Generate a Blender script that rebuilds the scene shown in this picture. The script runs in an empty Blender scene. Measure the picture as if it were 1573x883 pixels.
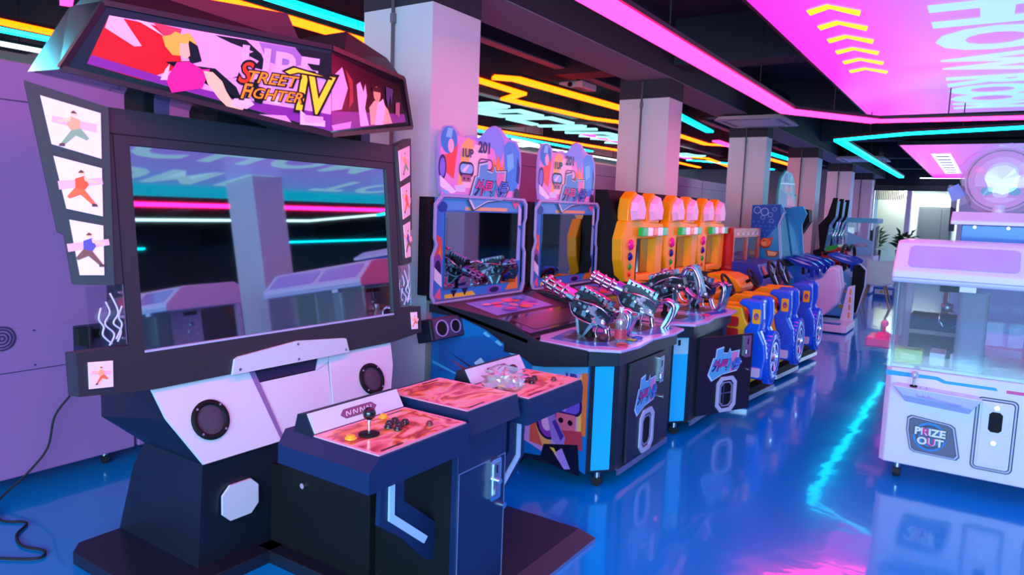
import bpy, bmesh, math, random
from mathutils import Vector, Matrix
random.seed(7)
SC = bpy.context.scene
COL = SC.collection
# ---------------------------------------------------------------- camera, world, lights
CAM_POS = Vector((0, 0, 1.55))
FPX, YAW, PITCH, ROLL, CX, CY = 1088.92, math.radians(33.29), math.radians(6.18), math.radians(2.07), 787.59, 436.99
IW, IH = 1573, 883
cF = Vector((-math.sin(YAW)*math.cos(PITCH), math.cos(YAW)*math.cos(PITCH), -math.sin(PITCH)))
r0 = Vector((math.cos(YAW), math.sin(YAW), 0)); u0 = r0.cross(cF)
cR = r0*math.cos(ROLL) + u0*math.sin(ROLL); cU = u0*math.cos(ROLL) - r0*math.sin(ROLL)
cam = bpy.data.cameras.new('camera'); co = bpy.data.objects.new('camera', cam); COL.objects.link(co)
cam.sensor_width = 36; cam.lens = FPX*36/IW; cam.clip_start = .05
cam.shift_x = -(CX-IW/2)/IW; cam.shift_y = (CY-IH/2)/IW
m = Matrix((cR, cU, -cF)).transposed().to_4x4(); m.translation = CAM_POS
co.matrix_world = m; SC.camera = co

w = bpy.data.worlds.new('world'); SC.world = w; w.use_nodes = True
w.node_tree.nodes['Background'].inputs[0].default_value = (.34, .66, 1.0, 1)
w.node_tree.nodes['Background'].inputs[1].default_value = .48
SC.view_settings.view_transform = 'Standard'; SC.view_settings.look = 'None'
SC.view_settings.gamma = 1; SC.view_settings.use_curve_mapping = False
SC.view_settings.exposure = 0.5

def area(name, loc, target, sx, sy, power, col):
    l = bpy.data.lights.new(name, 'AREA'); l.shape = 'RECTANGLE'; l.size = sx; l.size_y = sy
    l.energy = power; l.color = col
    o = bpy.data.objects.new(name, l); COL.objects.link(o); o.location = loc
    o.rotation_euler = (Vector(target)-Vector(loc)).to_track_quat('-Z', 'Y').to_euler()
    return o
# daylight from the shop front behind the camera
area('shopfront_daylight', (1.2, -3.6, 2.0), (-1.6, 4, .9), 6, 2.6, 430, (.34, .80, 1.0))
area('entrance_daylight', (5.5, 26.5, 2.0), (-3, 14, 1.4), 4, 2.2, 150, (.60, .88, 1.0))  # unseen fill lamp added to brighten the far columns

# ---------------------------------------------------------------- helpers
def lin(h):
    h = h.lstrip('#'); v = [int(h[i:i+2], 16)/255 for i in (0, 2, 4)]
    return tuple(c/12.92 if c <= .04045 else ((c+.055)/1.055)**2.4 for c in v) + (1,)
MATS = {}
def M(name, col='#888888', rough=.45, metal=0, emit=0, coat=0, bump=0, bscale=40, ecol=None, var=0):
    if name in MATS: return MATS[name]
    m = bpy.data.materials.new(name); m.use_nodes = True; nt = m.node_tree
    b = nt.nodes['Principled BSDF']; c = lin(col) if isinstance(col, str) else tuple(col)+(1,)
    b.inputs['Base Color'].default_value = c; b.inputs['Roughness'].default_value = rough
    b.inputs['Metallic'].default_value = metal; b.inputs['Coat Weight'].default_value = coat
    if emit:
        b.inputs['Emission Color'].default_value = (lin(ecol) if isinstance(ecol, str) else tuple(ecol)+(1,)) if ecol else c
        b.inputs['Emission Strength'].default_value = emit
    tc = None
    if bump or var:
        tc = nt.nodes.new('ShaderNodeTexCoord'); n = nt.nodes.new('ShaderNodeTexNoise')
        n.inputs['Scale'].default_value = bscale; n.inputs['Detail'].default_value = 4
        nt.links.new(tc.outputs['Object'], n.inputs['Vector'])
    if bump:
        bp = nt.nodes.new('ShaderNodeBump'); bp.inputs['Strength'].default_value = bump; bp.inputs['Distance'].default_value = .02
        nt.links.new(n.outputs['Fac'], bp.inputs['Height']); nt.links.new(bp.outputs['Normal'], b.inputs['Normal'])
    if var:
        mx = nt.nodes.new('ShaderNodeMix'); mx.data_type = 'RGBA'
        mx.inputs[6].default_value = tuple(x*(1-var) for x in c[:3])+(1,); mx.inputs[7].default_value = tuple(min(1, x*(1+var)) for x in c[:3])+(1,)
        nt.links.new(n.outputs['Fac'], mx.inputs[0]); nt.links.new(mx.outputs[2], b.inputs['Base Color'])
    MATS[name] = m; return m
def K(h, rough=.35, emit=0):      # flat printed colour
    return M('print_%s_%d_%d' % (h.strip('#'), rough*100, emit*100), h, rough, emit=emit)
def clear(name, tint=(1, 1, 1), refl=.12, rough=.02, haze=0):
    if name in MATS: return MATS[name]
    m = bpy.data.materials.new(name); m.use_nodes = True; nt = m.node_tree; nt.nodes.clear()
    o = nt.nodes.new('ShaderNodeOutputMaterial'); t = nt.nodes.new('ShaderNodeBsdfTransparent'); t.inputs[0].default_value = tint+(1,)
    g = nt.nodes.new('ShaderNodeBsdfGlossy'); g.inputs['Roughness'].default_value = rough
    mx = nt.nodes.new('ShaderNodeMixShader'); f = nt.nodes.new('ShaderNodeLayerWeight'); f.inputs[0].default_value = .25
    ma = nt.nodes.new('ShaderNodeMath'); ma.operation = 'MULTIPLY_ADD'; ma.inputs[1].default_value = .6; ma.inputs[2].default_value = refl
    nt.links.new(f.outputs['Fresnel'], ma.inputs[0]); nt.links.new(ma.outputs[0], mx.inputs[0])
    nt.links.new(t.outputs[0], mx.inputs[1]); nt.links.new(g.outputs[0], mx.inputs[2])
    last = mx
    if haze:
        d = nt.nodes.new('ShaderNodeBsdfDiffuse'); d.inputs[0].default_value = (.8, .8, .85, 1)
        m2 = nt.nodes.new('ShaderNodeMixShader'); m2.inputs[0].default_value = haze
        nt.links.new(mx.outputs[0], m2.inputs[1]); nt.links.new(d.outputs[0], m2.inputs[2]); last = m2
    nt.links.new(last.outputs[0], o.inputs[0]); MATS[name] = m; return m

class Fr:
    def __init__(s, o, u, v):
        s.o = Vector(o); s.u = Vector(u).normalized(); s.n = s.u.cross(Vector(v)).normalized(); s.v = s.n.cross(s.u)
    def P(s, a, b, d=0): return s.o + s.u*a + s.v*b + s.n*d
    def sub(s, a, b, d=0, rot=0, k=1):
        c, q = math.cos(rot), math.sin(rot)
        return Fr(s.P(a, b, d), s.u*c+s.v*q, s.v*c-s.u*q)
def FX(x, y=0, z=0): return Fr((x, y, z), (0, 1, 0), (0, 0, 1))      # faces +X (the aisle)
def FY(y, x=0, z=0): return Fr((x, y, z), (1, 0, 0), (0, 0, 1))      # faces -Y (the camera)
def FZ(z, x=0, y=0): return Fr((x, y, z), (1, 0, 0), (0, 1, 0))      # faces up
TXT = {}
class MB:
    def __init__(s): s.V = []; s.Fc = []; s.I = []; s.m = []; s.sm = []
    def mi(s, mat):
        if mat not in s.m: s.m.append(mat)
        return s.m.index(mat)
    def add(s, vs, fs, mat, smooth=False):
        k = len(s.V); s.V += [Vector(v) for v in vs]; i = s.mi(mat)
        for f in fs: s.Fc.append([k+j for j in f]); s.I.append(i); s.sm.append(smooth)
        return s
    def poly(s, pts, mat): return s.add(pts, [range(len(pts))], mat)
    def prism(s, fr, pts, d0, d1, mat, cap=None, s1=None):
        n = len(pts); q = pts if s1 is None else s1
        vs = [fr.P(a, b, d0) for a, b in pts] + [fr.P(a, b, d1) for a, b in q]
        s.add(vs, [[i, (i+1) % n, n+(i+1) % n, n+i] for i in range(n)] + [list(range(n))[::-1]], mat)
        s.add(vs[n:], [range(n)], cap or mat)
        return s
    def box(s, x0, x1, y0, y1, z0, z1, mat):
        return s.prism(FZ(0), [(x0, y0), (x1, y0), (x1, y1), (x0, y1)], z0, z1, mat)
    def ring(s, fr, outer, inner, d0, d1, mat):
        n = len(outer); vs = [fr.P(a, b, d) for d in (d0, d1) for P in (outer, inner) for a, b in P]
        fs = []
        for i in range(n):
            j = (i+1) % n
            fs += [[i, j, 2*n+j, 2*n+i], [n+i, n+j, 3*n+j, 3*n+i], [2*n+i, 2*n+j, 3*n+j, 3*n+i], [i, j, n+j, n+i]]
        return s.add(vs, fs, mat)
    def cyl(s, p0, p1, r0, mat, r1=None, n=20, smooth=True, caps=True):
        p0 = Vector(p0); p1 = Vector(p1); r1 = r0 if r1 is None else r1; d = (p1-p0).normalized()
        a = d.orthogonal().normalized(); b = d.cross(a)
        vs = []
        for p, r in ((p0, r0), (p1, r1)):
            vs += [p+(a*math.cos(6.28318*i/n)+b*math.sin(6.28318*i/n))*r for i in range(n)]
        s.add(vs, [[i, (i+1) % n, n+(i+1) % n, n+i] for i in range(n)], mat, smooth)
        if caps: s.add(vs, [list(range(n))[::-1], [n+i for i in range(n)]], mat)
        return s
    def lathe(s, o, d, prof, mat, n=24):
        o = Vector(o); d = Vector(d).normalized(); a = d.orthogonal().normalized(); b = d.cross(a); vs = []
        for r, h in prof: vs += [o+d*h+(a*math.cos(6.28318*i/n)+b*math.sin(6.28318*i/n))*max(r, 1e-4) for i in range(n)]
        return s.add(vs, [[k*n+i, k*n+(i+1) % n, (k+1)*n+(i+1) % n, (k+1)*n+i] for k in range(len(prof)-1) for i in range(n)], mat, True)
    def ball(s, c, r, mat, n=20, k=(1, 1, 1)):
        c = Vector(c); vs = []; h = n//2
        for j in range(h+1):
            t = math.pi*j/h
            vs += [c+Vector((math.sin(t)*math.cos(6.28318*i/n)*k[0], math.sin(t)*math.sin(6.28318*i/n)*k[1], math.cos(t)*k[2]))*r for i in range(n)]
        return s.add(vs, [[j*n+i, j*n+(i+1) % n, (j+1)*n+(i+1) % n, (j+1)*n+i] for j in range(h) for i in range(n)], mat, True)
    def tube(s, pts, r, mat, n=8, closed=False):
        pts = [Vector(p) for p in pts]; N = len(pts); vs = []; up = None
        for i, p in enumerate(pts):
            if closed: t = pts[(i+1) % N]-pts[i-1]
            else: t = pts[min(i+1, N-1)]-pts[max(i-1, 0)]
            t.normalize()
            if up is None: up = t.orthogonal().normalized()
            up = (up-t*up.dot(t)).normalized(); q = t.cross(up)
            vs += [p+(up*math.cos(6.28318*j/n)+q*math.sin(6.28318*j/n))*r for j in range(n)]
        L = N if closed else N-1
        fs = [[i*n+j, i*n+(j+1) % n, ((i+1) % N)*n+(j+1) % n, ((i+1) % N)*n+j] for i in range(L) for j in range(n)]
        if not closed: fs += [list(range(n))[::-1], [(N-1)*n+j for j in range(n)]]
        return s.add(vs, fs, mat, True)
    def text(s, fr, txt, size, mat, d=.001, bold=0, shear=0, sx=1, align='CENTER', thick=0):
        key = (txt, bold, shear, align)
        if key not in TXT:
            c = bpy.data.curves.new('t', 'FONT'); c.body = txt; c.size = 1; c.offset = bold; c.shear = shear
            c.align_x = align; c.align_y = 'CENTER'; c.resolution_u = 3
            o = bpy.data.objects.new('t', c); COL.objects.link(o); bpy.context.view_layer.update()
            me = bpy.data.meshes.new_from_object(o.evaluated_get(bpy.context.evaluated_depsgraph_get()))
            TXT[key] = ([tuple(v.co) for v in me.vertices], [list(p.vertices) for p in me.polygons])
            bpy.data.objects.remove(o); bpy.data.meshes.remove(me); bpy.data.curves.remove(c)
        V, F = TXT[key]
        s.add([fr.P(x*size*sx, y*size, d) for x, y, z in V], F, mat)
        return s
    def art(s, fr, shapes, d=.001, step=.0005, emit=0, rough=.3):
        for i, sh in enumerate(shapes):
            c = sh[0]; mat = c if not isinstance(c, str) else K(c, rough, emit); z = d+i*step
            if sh[1] == 'c':
                _, _, a, b, r = sh[:5]; ry = sh[5] if len(sh) > 5 else r
                s.poly([fr.P(a+r*math.cos(6.28318*k/24), b+ry*math.sin(6.28318*k/24), z) for k in range(24)], mat)
            elif sh[1] == 't':
                _, _, a, b, size, txt = sh[:6]; kw = sh[6] if len(sh) > 6 else {}
                s.text(fr.sub(a, b), txt, size, mat, d=z, **kw)
            else: s.poly([fr.P(a, b, z) for a, b in sh[1]], mat)
        return s
def rect(a0, a1, b0, b1): return [(a0, b0), (a1, b0), (a1, b1), (a0, b1)]
def chrect(a0, a1, b0, b1, c): return [(a0+c, b0), (a1-c, b0), (a1, b0+c), (a1, b1-c), (a1-c, b1), (a0+c, b1), (a0, b1-c), (a0, b0+c)]
def rrect(a0, a1, b0, b1, r, n=4):
    o = []
    for cx, cy, t in ((a1-r, b0+r, -90), (a1-r, b1-r, 0), (a0+r, b1-r, 90), (a0+r, b0+r, 180)):
        for i in range(n+1):
            g = math.radians(t+90*i/n); o.append((cx+r*math.cos(g), cy+r*math.sin(g)))
    return o
def ell(a, b, r, ry=None, n=28): return [(a+r*math.cos(6.28318*i/n), b+(ry or r)*math.sin(6.28318*i/n)) for i in range(n)]
def smooth(pts, k=5):
    P = [Vector(p) for p in pts]; o = []
    for i in range(len(P)-1):
        a, b, c, d = P[max(i-1, 0)], P[i], P[i+1], P[min(i+2, len(P)-1)]
        for j in range(k):
            t = j/k; o.append(.5*((2*b)+(c-a)*t+(2*a-5*b+4*c-d)*t*t+(3*b-a-3*c+d)*t*t*t))
    return o+[P[-1]]
def obj(name, mb, parent=None, bev=0, label=None):
    me = bpy.data.meshes.new(name); off = parent_loc(parent)
    me.from_pydata([v-off for v in mb.V], [], mb.Fc)
    for mt in mb.m: me.materials.append(mt)
    me.polygons.foreach_set('material_index', mb.I); me.polygons.foreach_set('use_smooth', mb.sm)
    if bev:
        b = bmesh.new(); b.from_mesh(me); bmesh.ops.remove_doubles(b, verts=b.verts, dist=1e-5); bmesh.ops.recalc_face_normals(b, faces=b.faces); b.to_mesh(me); b.free()
    o = bpy.data.objects.new(name, me); COL.objects.link(o)
    if parent: o.parent = parent
    if bev:
        md = o.modifiers.new('bevel', 'BEVEL'); md.width = bev; md.segments = 2; md.limit_method = 'ANGLE'; md.angle_limit = .7
    if label: o['label'] = label
    return o
def parent_loc(p):
    v = Vector((0, 0, 0))
    while p: v += p.location; p = p.parent
    return v
def thing(name, label, cat, loc, group=None):
    o = bpy.data.objects.new(name, None); COL.objects.link(o); o.location = loc; o.empty_display_size = .2
    o['label'] = label; o['category'] = cat
    if group: o['group'] = group
    return o
def tag(o, label, cat, group=None):
    o['label'] = label; o['category'] = cat
    if group: o['group'] = group
    return o
def struct(name, mb, bev=0):
    o = obj(name, mb, None, bev); o['kind'] = 'structure'; return o
# ---------------------------------------------------------------- common materials
m_black = M('black_powder_coat', (.010, .013, .028), .38, bump=.05, bscale=300)
m_bezel = M('satin_black_steel', (.030, .030, .045), .48, bump=.04, bscale=260)
m_dark = M('matte_dark_metal', (.008, .008, .012), .6)
m_white = M('white_steel', '#e6e2ee', .4, var=.02, bscale=6)
m_pearl = M('pearl_white_sheet', '#dcdcec', .38, var=.02, bscale=4)
m_dark.node_tree.nodes['Principled BSDF'].inputs['Specular IOR Level'].default_value = .2
m_chrome = M('chrome', (.85, .85, .9), .12, metal=1)
m_steel = M('brushed_steel', (.55, .55, .6), .32, metal=1, bump=.05, bscale=200)
m_rubber = M('black_rubber', (.015, .015, .018), .7)
m_screen = M('dark_screen_glass', (.42, .44, .5), .025, metal=1)
m_acry = clear('clear_acrylic', (.97, .97, 1), .08)
m_glass = clear('machine_glass', (.90, .94, .97), .05, haze=.03)
def dup(root, off, label=None, group=None):
    r = root.copy(); COL.objects.link(r); r.location = root.location+Vector(off)
    if label: r['label'] = label
    if group: r['group'] = group
    for ch in [o for o in list(COL.objects) if o.parent == root]:
        c = ch.copy(); COL.objects.link(c); c.parent = r
        for g in [o for o in list(COL.objects) if o.parent == ch]:
            d = g.copy(); COL.objects.link(d); d.parent = c
    return r
# ---------------------------------------------------------------- the room
m_floor = M('blue_epoxy_floor', '#0098e6', .16, var=.10, bscale=1.2)
fb = m_floor.node_tree.nodes['Principled BSDF']; fb.inputs['Coat Weight'].default_value = .6; fb.inputs['Coat Roughness'].default_value = .05
nt = m_floor.node_tree; tcn = nt.nodes.new('ShaderNodeTexCoord'); nz = nt.nodes.new('ShaderNodeTexNoise'); nz.inputs['Scale'].default_value = 3.5; nz.inputs['Detail'].default_value = 3
bp = nt.nodes.new('ShaderNodeBump'); bp.inputs['Strength'].default_value = .12; bp.inputs['Distance'].default_value = .02
nt.links.new(tcn.outputs['Object'], nz.inputs['Vector']); nt.links.new(nz.outputs['Fac'], bp.inputs['Height'])
nt.links.new(bp.outputs['Normal'], fb.inputs['Normal']); nt.links.new(bp.outputs['Normal'], fb.inputs['Coat Normal'])
m_ceil = M('dark_painted_ceiling', '#2c2a3a', .8, var=.1, bscale=2)
m_ceilb = M('charcoal_painted_beam', '#34313f', .75, var=.08, bscale=3)
m_beige = M('grey_plaster_soffit', '#8d8690', .8, var=.05, bscale=3)  # beam undersides kept paler: pink light on them put into the colour
m_col = M('white_painted_plaster', '#e4e2ea', .55, var=.03, bscale=3)
m_wall = M('off_white_wall', '#c9d2cf', .7, var=.04, bscale=2)
XL, XR, YB, YF = -9.6, 12.6, -4.0, 27.6
struct('floor', MB().box(XL-.2, XR+.2, YB, 36, -.12, 0, m_floor))
struct('ceiling', MB().box(XL-.2, XR+.2, YB, 36, 3.62, 3.75, m_ceil))
struct('wall_left', MB().box(XL-.2, XL, YB, 36, 0, 3.62, m_wall))
struct('wall_right', MB().box(XR, XR+.2, YB, 36, 0, 3.62, M('dark_wall', '#4a4858', .8)))
# far wall with a corridor opening; the corridor ends at a grey door
fw = MB()
fw.box(XL, -3.25, YF, YF+.25, 0, 3.62, M('pale_far_wall', '#cfcbd6', .7))
fw.box(-.72, XR, YF, YF+.25, 0, 3.62, m_wall)
fw.box(-3.25, -.72, YF, YF+.25, 2.78, 3.62, m_ceil)
struct('wall_far', fw)
struct('wall_corridor', MB().box(-3.25, -2.22, YF+1.2, YF+1.4, 0, 2.78, M('pale_green_partition', '#d9e4d2', .6)).box(-2.3, -.5, YF+2.2, YF+2.4, 0, 2.78, M('corridor_wall', '#dfe3e0', .6)))
struct('trim_1', MB().box(-2.25, -2.1, YF-.05, YF+.4, 0, 2.6, m_white).box(-3.3, -.6, YF-.06, YF+.02, 2.6, 2.78, M('dark_lintel', '#3c4448', .5)).box(-.95, -.80, YF-.06, YF+.4, 1.3, 2.6, M('dark_lintel', '#3c4448', .5)))
gr = MB()
for i in range(16): gr.box(-3.2+i*.055, -3.17+i*.055, YF-.04, YF+.0, 2.28, 2.6, M('wood_slats', '#b9a184', .6))
struct('trim_2', gr)
struct('door_1', MB().box(-2.0, -.95, YF+2.12, YF+2.2, 0, 2.12, M('door_frame_grey', '#59606a', .5)).box(-1.93, -1.28, YF+2.08, YF+2.13, 0.02, 2.04, M('grey_door', '#4f5560', .45)).box(-1.22, -1.0, YF+2.08, YF+2.13, 0.02, 2.04, M('grey_door', '#4f5560', .45)))
# corridor ceiling lamp
struct('ceiling_corridor', MB().box(-3.3, -.5, YF+.25, YF+2.5, 2.78, 2.9, m_wall))
cl = thing('corridor_light', 'bright round ceiling light in the corridor by the grey door', 'light', (-2.7, YF+.7, 2.78))
obj('diffuser', MB().cyl((-2.7, YF+.7, 2.74), (-2.7, YF+.7, 2.78), .2, M('lamp_white', '#ffffff', .4, emit=18, ecol=(.95, 1, .9))), cl)
area('corridor_lamp_light', (-1.8, YF+1.2, 2.7), (-1.8, YF+1.2, 0), 1.6, .6, 90, (.92, 1, .92))

# columns: the visible row on the left, a second row to the right of the aisle
cys = [(3.49, 3.99), (7.46, 7.86), (11.62, 11.96), (15.75, 16.25), (20.3, 20.8), (24.4, 24.9)]
for i, (y0, y1) in enumerate(cys):
    mb = MB().box(-3.545, -2.955, y0, y1, 0, 2.8, m_col)
    mb.box(-3.548, -2.952, y0-.003, y1+.003, 2.8, 3.62, m_ceilb)
    o = struct('trim_%d' % (3+i), mb)
    c = tag(obj('conduit', MB().tube([(-3.27, y0-.018, 0.01), (-3.27, y0-.018, 2.98)], .012, M('grey_conduit', '#77707c', .5)).box(-3.285, -3.255, y0-.03, y0-.003, 2.70, 2.76, M('grey_conduit', '#77707c', .5))),
            ['thin grey conduit running up the column behind the fighting cabinet', 'thin grey conduit up the orange-lit column behind the yellow rides',
             'thin grey conduit up the pale blue column behind the red machine', 'thin grey conduit up the lilac column behind the teal arcade machine',
             'thin grey conduit up the column behind the gun racks of the far cabinet', 'thin grey conduit up the last column of the left row'][i], 'pipe')
for i, y in enumerate((6.35, 11.6, 16.6)):
    struct('trim_%d' % (20+i), MB().box(3.1, 3.7, y, y+.5, 0, 3.62, m_col))
# beams: one along the column row, cross beams over each column, secondary beams on the left bay
bm = MB()
bm.box(-3.45, -2.95, YB, 36, 3.01, 3.62, m_ceilb)
bm.prism(FZ(0), rect(-3.449, -2.951, YB, 36), 3.0, 3.0105, m_beige)
struct('trim_30', bm)
for i, (y0, y1) in enumerate(cys):
    struct('trim_%d' % (31+i), MB().box(-2.94, XR, y0+.02, y1-.02, 3.14, 3.62, m_ceilb).box(XL, -3.56, y0+.02, y1-.02, 3.14, 3.62, m_ceilb))
for i, x in enumerate((-4.35, -6.4)):
    struct('trim_%d' % (40+i), MB().box(x-.07, x+.07, YB, 36, 3.22, 3.44, m_ceilb).prism(FZ(0), rect(x-.068, x+.068, YB, 36), 3.205, 3.221, m_beige))
struct('trim_44', MB().box(XL+.02, XL+.08, YB, 36, 2.75, 2.95, m_white))

# ---------------------------------------------------------------- neon strips and the lit ceiling panels
def neon(pts, w, mat, mbx, z=3.0, h=.035):
    # mitred strip along a polyline of (x, y)
    n = len(pts); L = []; R = []
    for i in range(n):
        p = Vector(pts[i]); a = Vector(pts[max(i-1, 0)]); b = Vector(pts[min(i+1, n-1)])
        d0 = (p-a).normalized() if i > 0 else (b-p).normalized(); d1 = (b-p).normalized() if i < n-1 else d0
        t = (d0+d1); t = t.normalized() if t.length > .1 else d0
        q = Vector((-t.y, t.x)); k = w/2/max(.45, q.dot(Vector((-d0.y, d0.x))))
        L.append(p+q*k); R.append(p-q*k)
    for i in range(n-1):
        mbx.prism(FZ(0), [tuple(L[i]), tuple(R[i]), tuple(R[i+1]), tuple(L[i+1])], z, z+h, mat)
    return mbx
NP = M('neon_pink', (.02, .005, .015), .5, emit=13, ecol=(1, .009, .13))
NC = M('neon_cyan', (.005, .02, .02), .5, emit=6, ecol=(0, .55, .75))
NY = M('neon_yellow', (.02, .01, .005), .5, emit=14, ecol=(1, .036, .0))
NW = M('neon_white', (.02, .02, .02), .5, emit=1.6, ecol=(.8, .95, 1))
NM = M('neon_mint', (.02, .02, .02), .5, emit=3, ecol=(.55, .95, .9))
m_hang = M('strip_housing', '#18181c', .6)
def strip(pts, w, mat, label, z=3.0):
    o = thing('neon_strip', label, 'neon light', (pts[0][0], pts[0][1], z))
    obj('light_tube', neon(pts, w, mat, MB(), z), o)
    b = neon(pts, w*1.25, m_hang, MB(), z+.036, .03)
    for i in range(len(pts)-1):
        a = Vector(pts[i]); c = Vector(pts[i+1]); k = max(1, int((c-a).length/2.2))
        for j in range(k):
            p = a.lerp(c, (j+.5)/k); b.cyl((p.x, p.y, z+.06), (p.x, p.y, 3.62), .006, m_hang, n=6)
    obj('housing', b, o)
LO = .7586      # these two runs hang about 35 cm below the others
strip([(x*LO, y*LO) for x, y in [(-2.4, -1.5), (-2.42, 10.5), (-1.47, 11.95)]], .145, NP, 'long pink neon strip running along the ceiling left of the magenta screen', 2.65)
strip([(x*LO, y*LO) for x, y in [(-1.44, 11.93), (.33, 12.05), (2.6, 12.1)]], .07, NP, 'thin pink neon strip crossing beyond the magenta ceiling screen', 2.65)
strip([(5.7, 12.6), (5.7, 3.4), (4.9, 1.4)], .19, NP, 'pink neon strip on the far side of the magenta ceiling screen')
strip([(x*LO, y*LO) for x, y in [(-2.40, 14.55), (-2.42, 27.0)]], .12, NC, 'cyan neon strip bending behind the magenta ceiling screen', 2.65)
strip([(x*LO, y*LO) for x, y in [(5.7, 13.2), (.38, 13.25), (-1.2, 13.75), (-2.45, 14.6)]], .075, NC, 'thin cyan neon strip crossing in front of the mascot sign ceiling', 2.65)
strip([(-1.9, 27.35), (-.2, 27.3)], .06, NW, 'thin white strip over the far doorway')
strip([(7.3, 1.0), (7.3, 10.9), (6.1, 12.4), (6.1, 20)], .10, NM, 'pale green neon strip on the far right side of the ceiling')
strip([(11.9, -1), (11.9, 9.6)], .12, NC, 'cyan neon strip near the right wall')
strip([(11.3, 12.6), (11.1, 19)], .12, NC, 'far cyan neon strip near the right wall')
strip([(-4.92, -2), (-4.90, 4.9)], .13, NY, 'yellow neon strip above the fighting cabinet marquee')
strip([(-4.51, -2), (-4.50, 5.0)], .11, NC, 'cyan neon strip above the fighting cabinet marquee')
strip([(-4.80, 6.75), (-4.62, 6.95), (-4.46, 9.6)], .16, NY, 'short yellow neon strip left of the orange-lit column')
strip([(-5.0, 5.2), (-5.12, 7.85), (-5.58, 8.15), (-5.40, 10.3), (-4.9, 11.6), (-5.0, 14.8), (-4.2, 15.6)], .12, NY, 'zigzag yellow neon strip behind the gun machines')
strip([(-7.35, 2.0), (-7.5, 5.6), (-7.9, 7.4), (-8.0, 11.5), (-7.4, 16.8), (-7.6, 22)], .12, NY, 'long yellow neon strip over the left bay')
strip([(-7.72, 1.9), (-7.8, 5.6), (-8.4, 9.5), (-8.3, 16)], .10, NC, 'long cyan neon strip beside the yellow one over the left bay')
strip([(-8.45, 1.5), (-8.5, 5.4), (-8.9, 9), (-9.1, 13), (-8.9, 22)], .10, NW, 'white neon strip nearest the left wall')
strip([(-6.3, 3.4), (-6.0, 3.6)], .08, NP, 'short pink neon strip at the upper left corner', 3.05)
strip([(-5.3, 2.5), (-6.6, 3.05)], .09, NP, 'pink neon strip left of the marquee', 3.1)
strip([(-6.6, 12.3), (-6.7, 18.6)], .10, NP, 'pink neon strip seen between the second and third columns')
strip([(-3.95, 10.2), (-4.2, 12.6)], .13, NC, 'short cyan strip right of the orange-lit column')
strip([(-4.6, 14.2), (-4.7, 17.5), (-4.8, 19)], .14, NP, 'short pink strip right of the orange-lit column')
strip([(-4.3, 16.8), (-4.2, 21.5)], .14, NC, 'cyan strip between the third and fourth columns')
strip([(-4.75, 16.6), (-4.65, 21.5)], .14, NY, 'yellow strip between the third and fourth columns')
strip([(-7.0, 17), (-6.2, 18.5), (-6.6, 22)], .12, NY, 'far yellow strip over the left bay')
strip([(-6.9, 19), (-6.1, 20.5), (-5.6, 23)], .12, NC, 'far cyan strip over the left bay')
# big lettering of pale blue light bars hung over the left bay
lt = MB(); NL = M('lettering_glow', (.02, .02, .02), .5, emit=1.1, ecol=(.30, .92, .92))
def pt(px, py, z=3.0):
    d = cF*FPX + cR*(px-CX) - cU*(py-CY); t = (z-CAM_POS.z)/d.z; q = CAM_POS+d*t; return (q.x, q.y)
for seg in ([(725, 162), (755, 161), (778, 166)], [(725, 169), (776, 166)], [(732, 174), (797, 172), (830, 180)], [(732, 174), (770, 180), (830, 180)], [(782, 184), (845, 183), (877, 191)], [(782, 184), (822, 193)],
            [(827, 195), (896, 195)], [(850, 200), (917, 200)], [(896, 195), (870, 200)], [(868, 205), (930, 206), (950, 210)], [(890, 210), (952, 213)], [(908, 214), (960, 217)], [(930, 220), (965, 222)]):
    neon([pt(*p) for p in seg], .14, NL, lt, 3.0)
o = obj('ceiling_lettering', lt); tag(o, 'pale blue light bars forming big letters over the left bay', 'sign')
lt2 = MB()
for seg in ([(790, 215), (825, 224)], [(800, 226), (822, 224), (800, 222)]): neon([pt(*p) for p in seg], .14, NW, lt2, 3.0)
tag(obj('ceiling_lettering', lt2), 'small white zigzag light bars below the big pale blue letters', 'sign')
lt3 = MB()
for seg in ([(1046, 237), (1062, 240), (1080, 241)], [(1046, 241), (1060, 241)]): neon([pt(*p) for p in seg], .3, NL, lt3, 3.0)
tag(obj('ceiling_lettering', lt3), 'white light bars seen right of the orange-lit column', 'sign')

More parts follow.
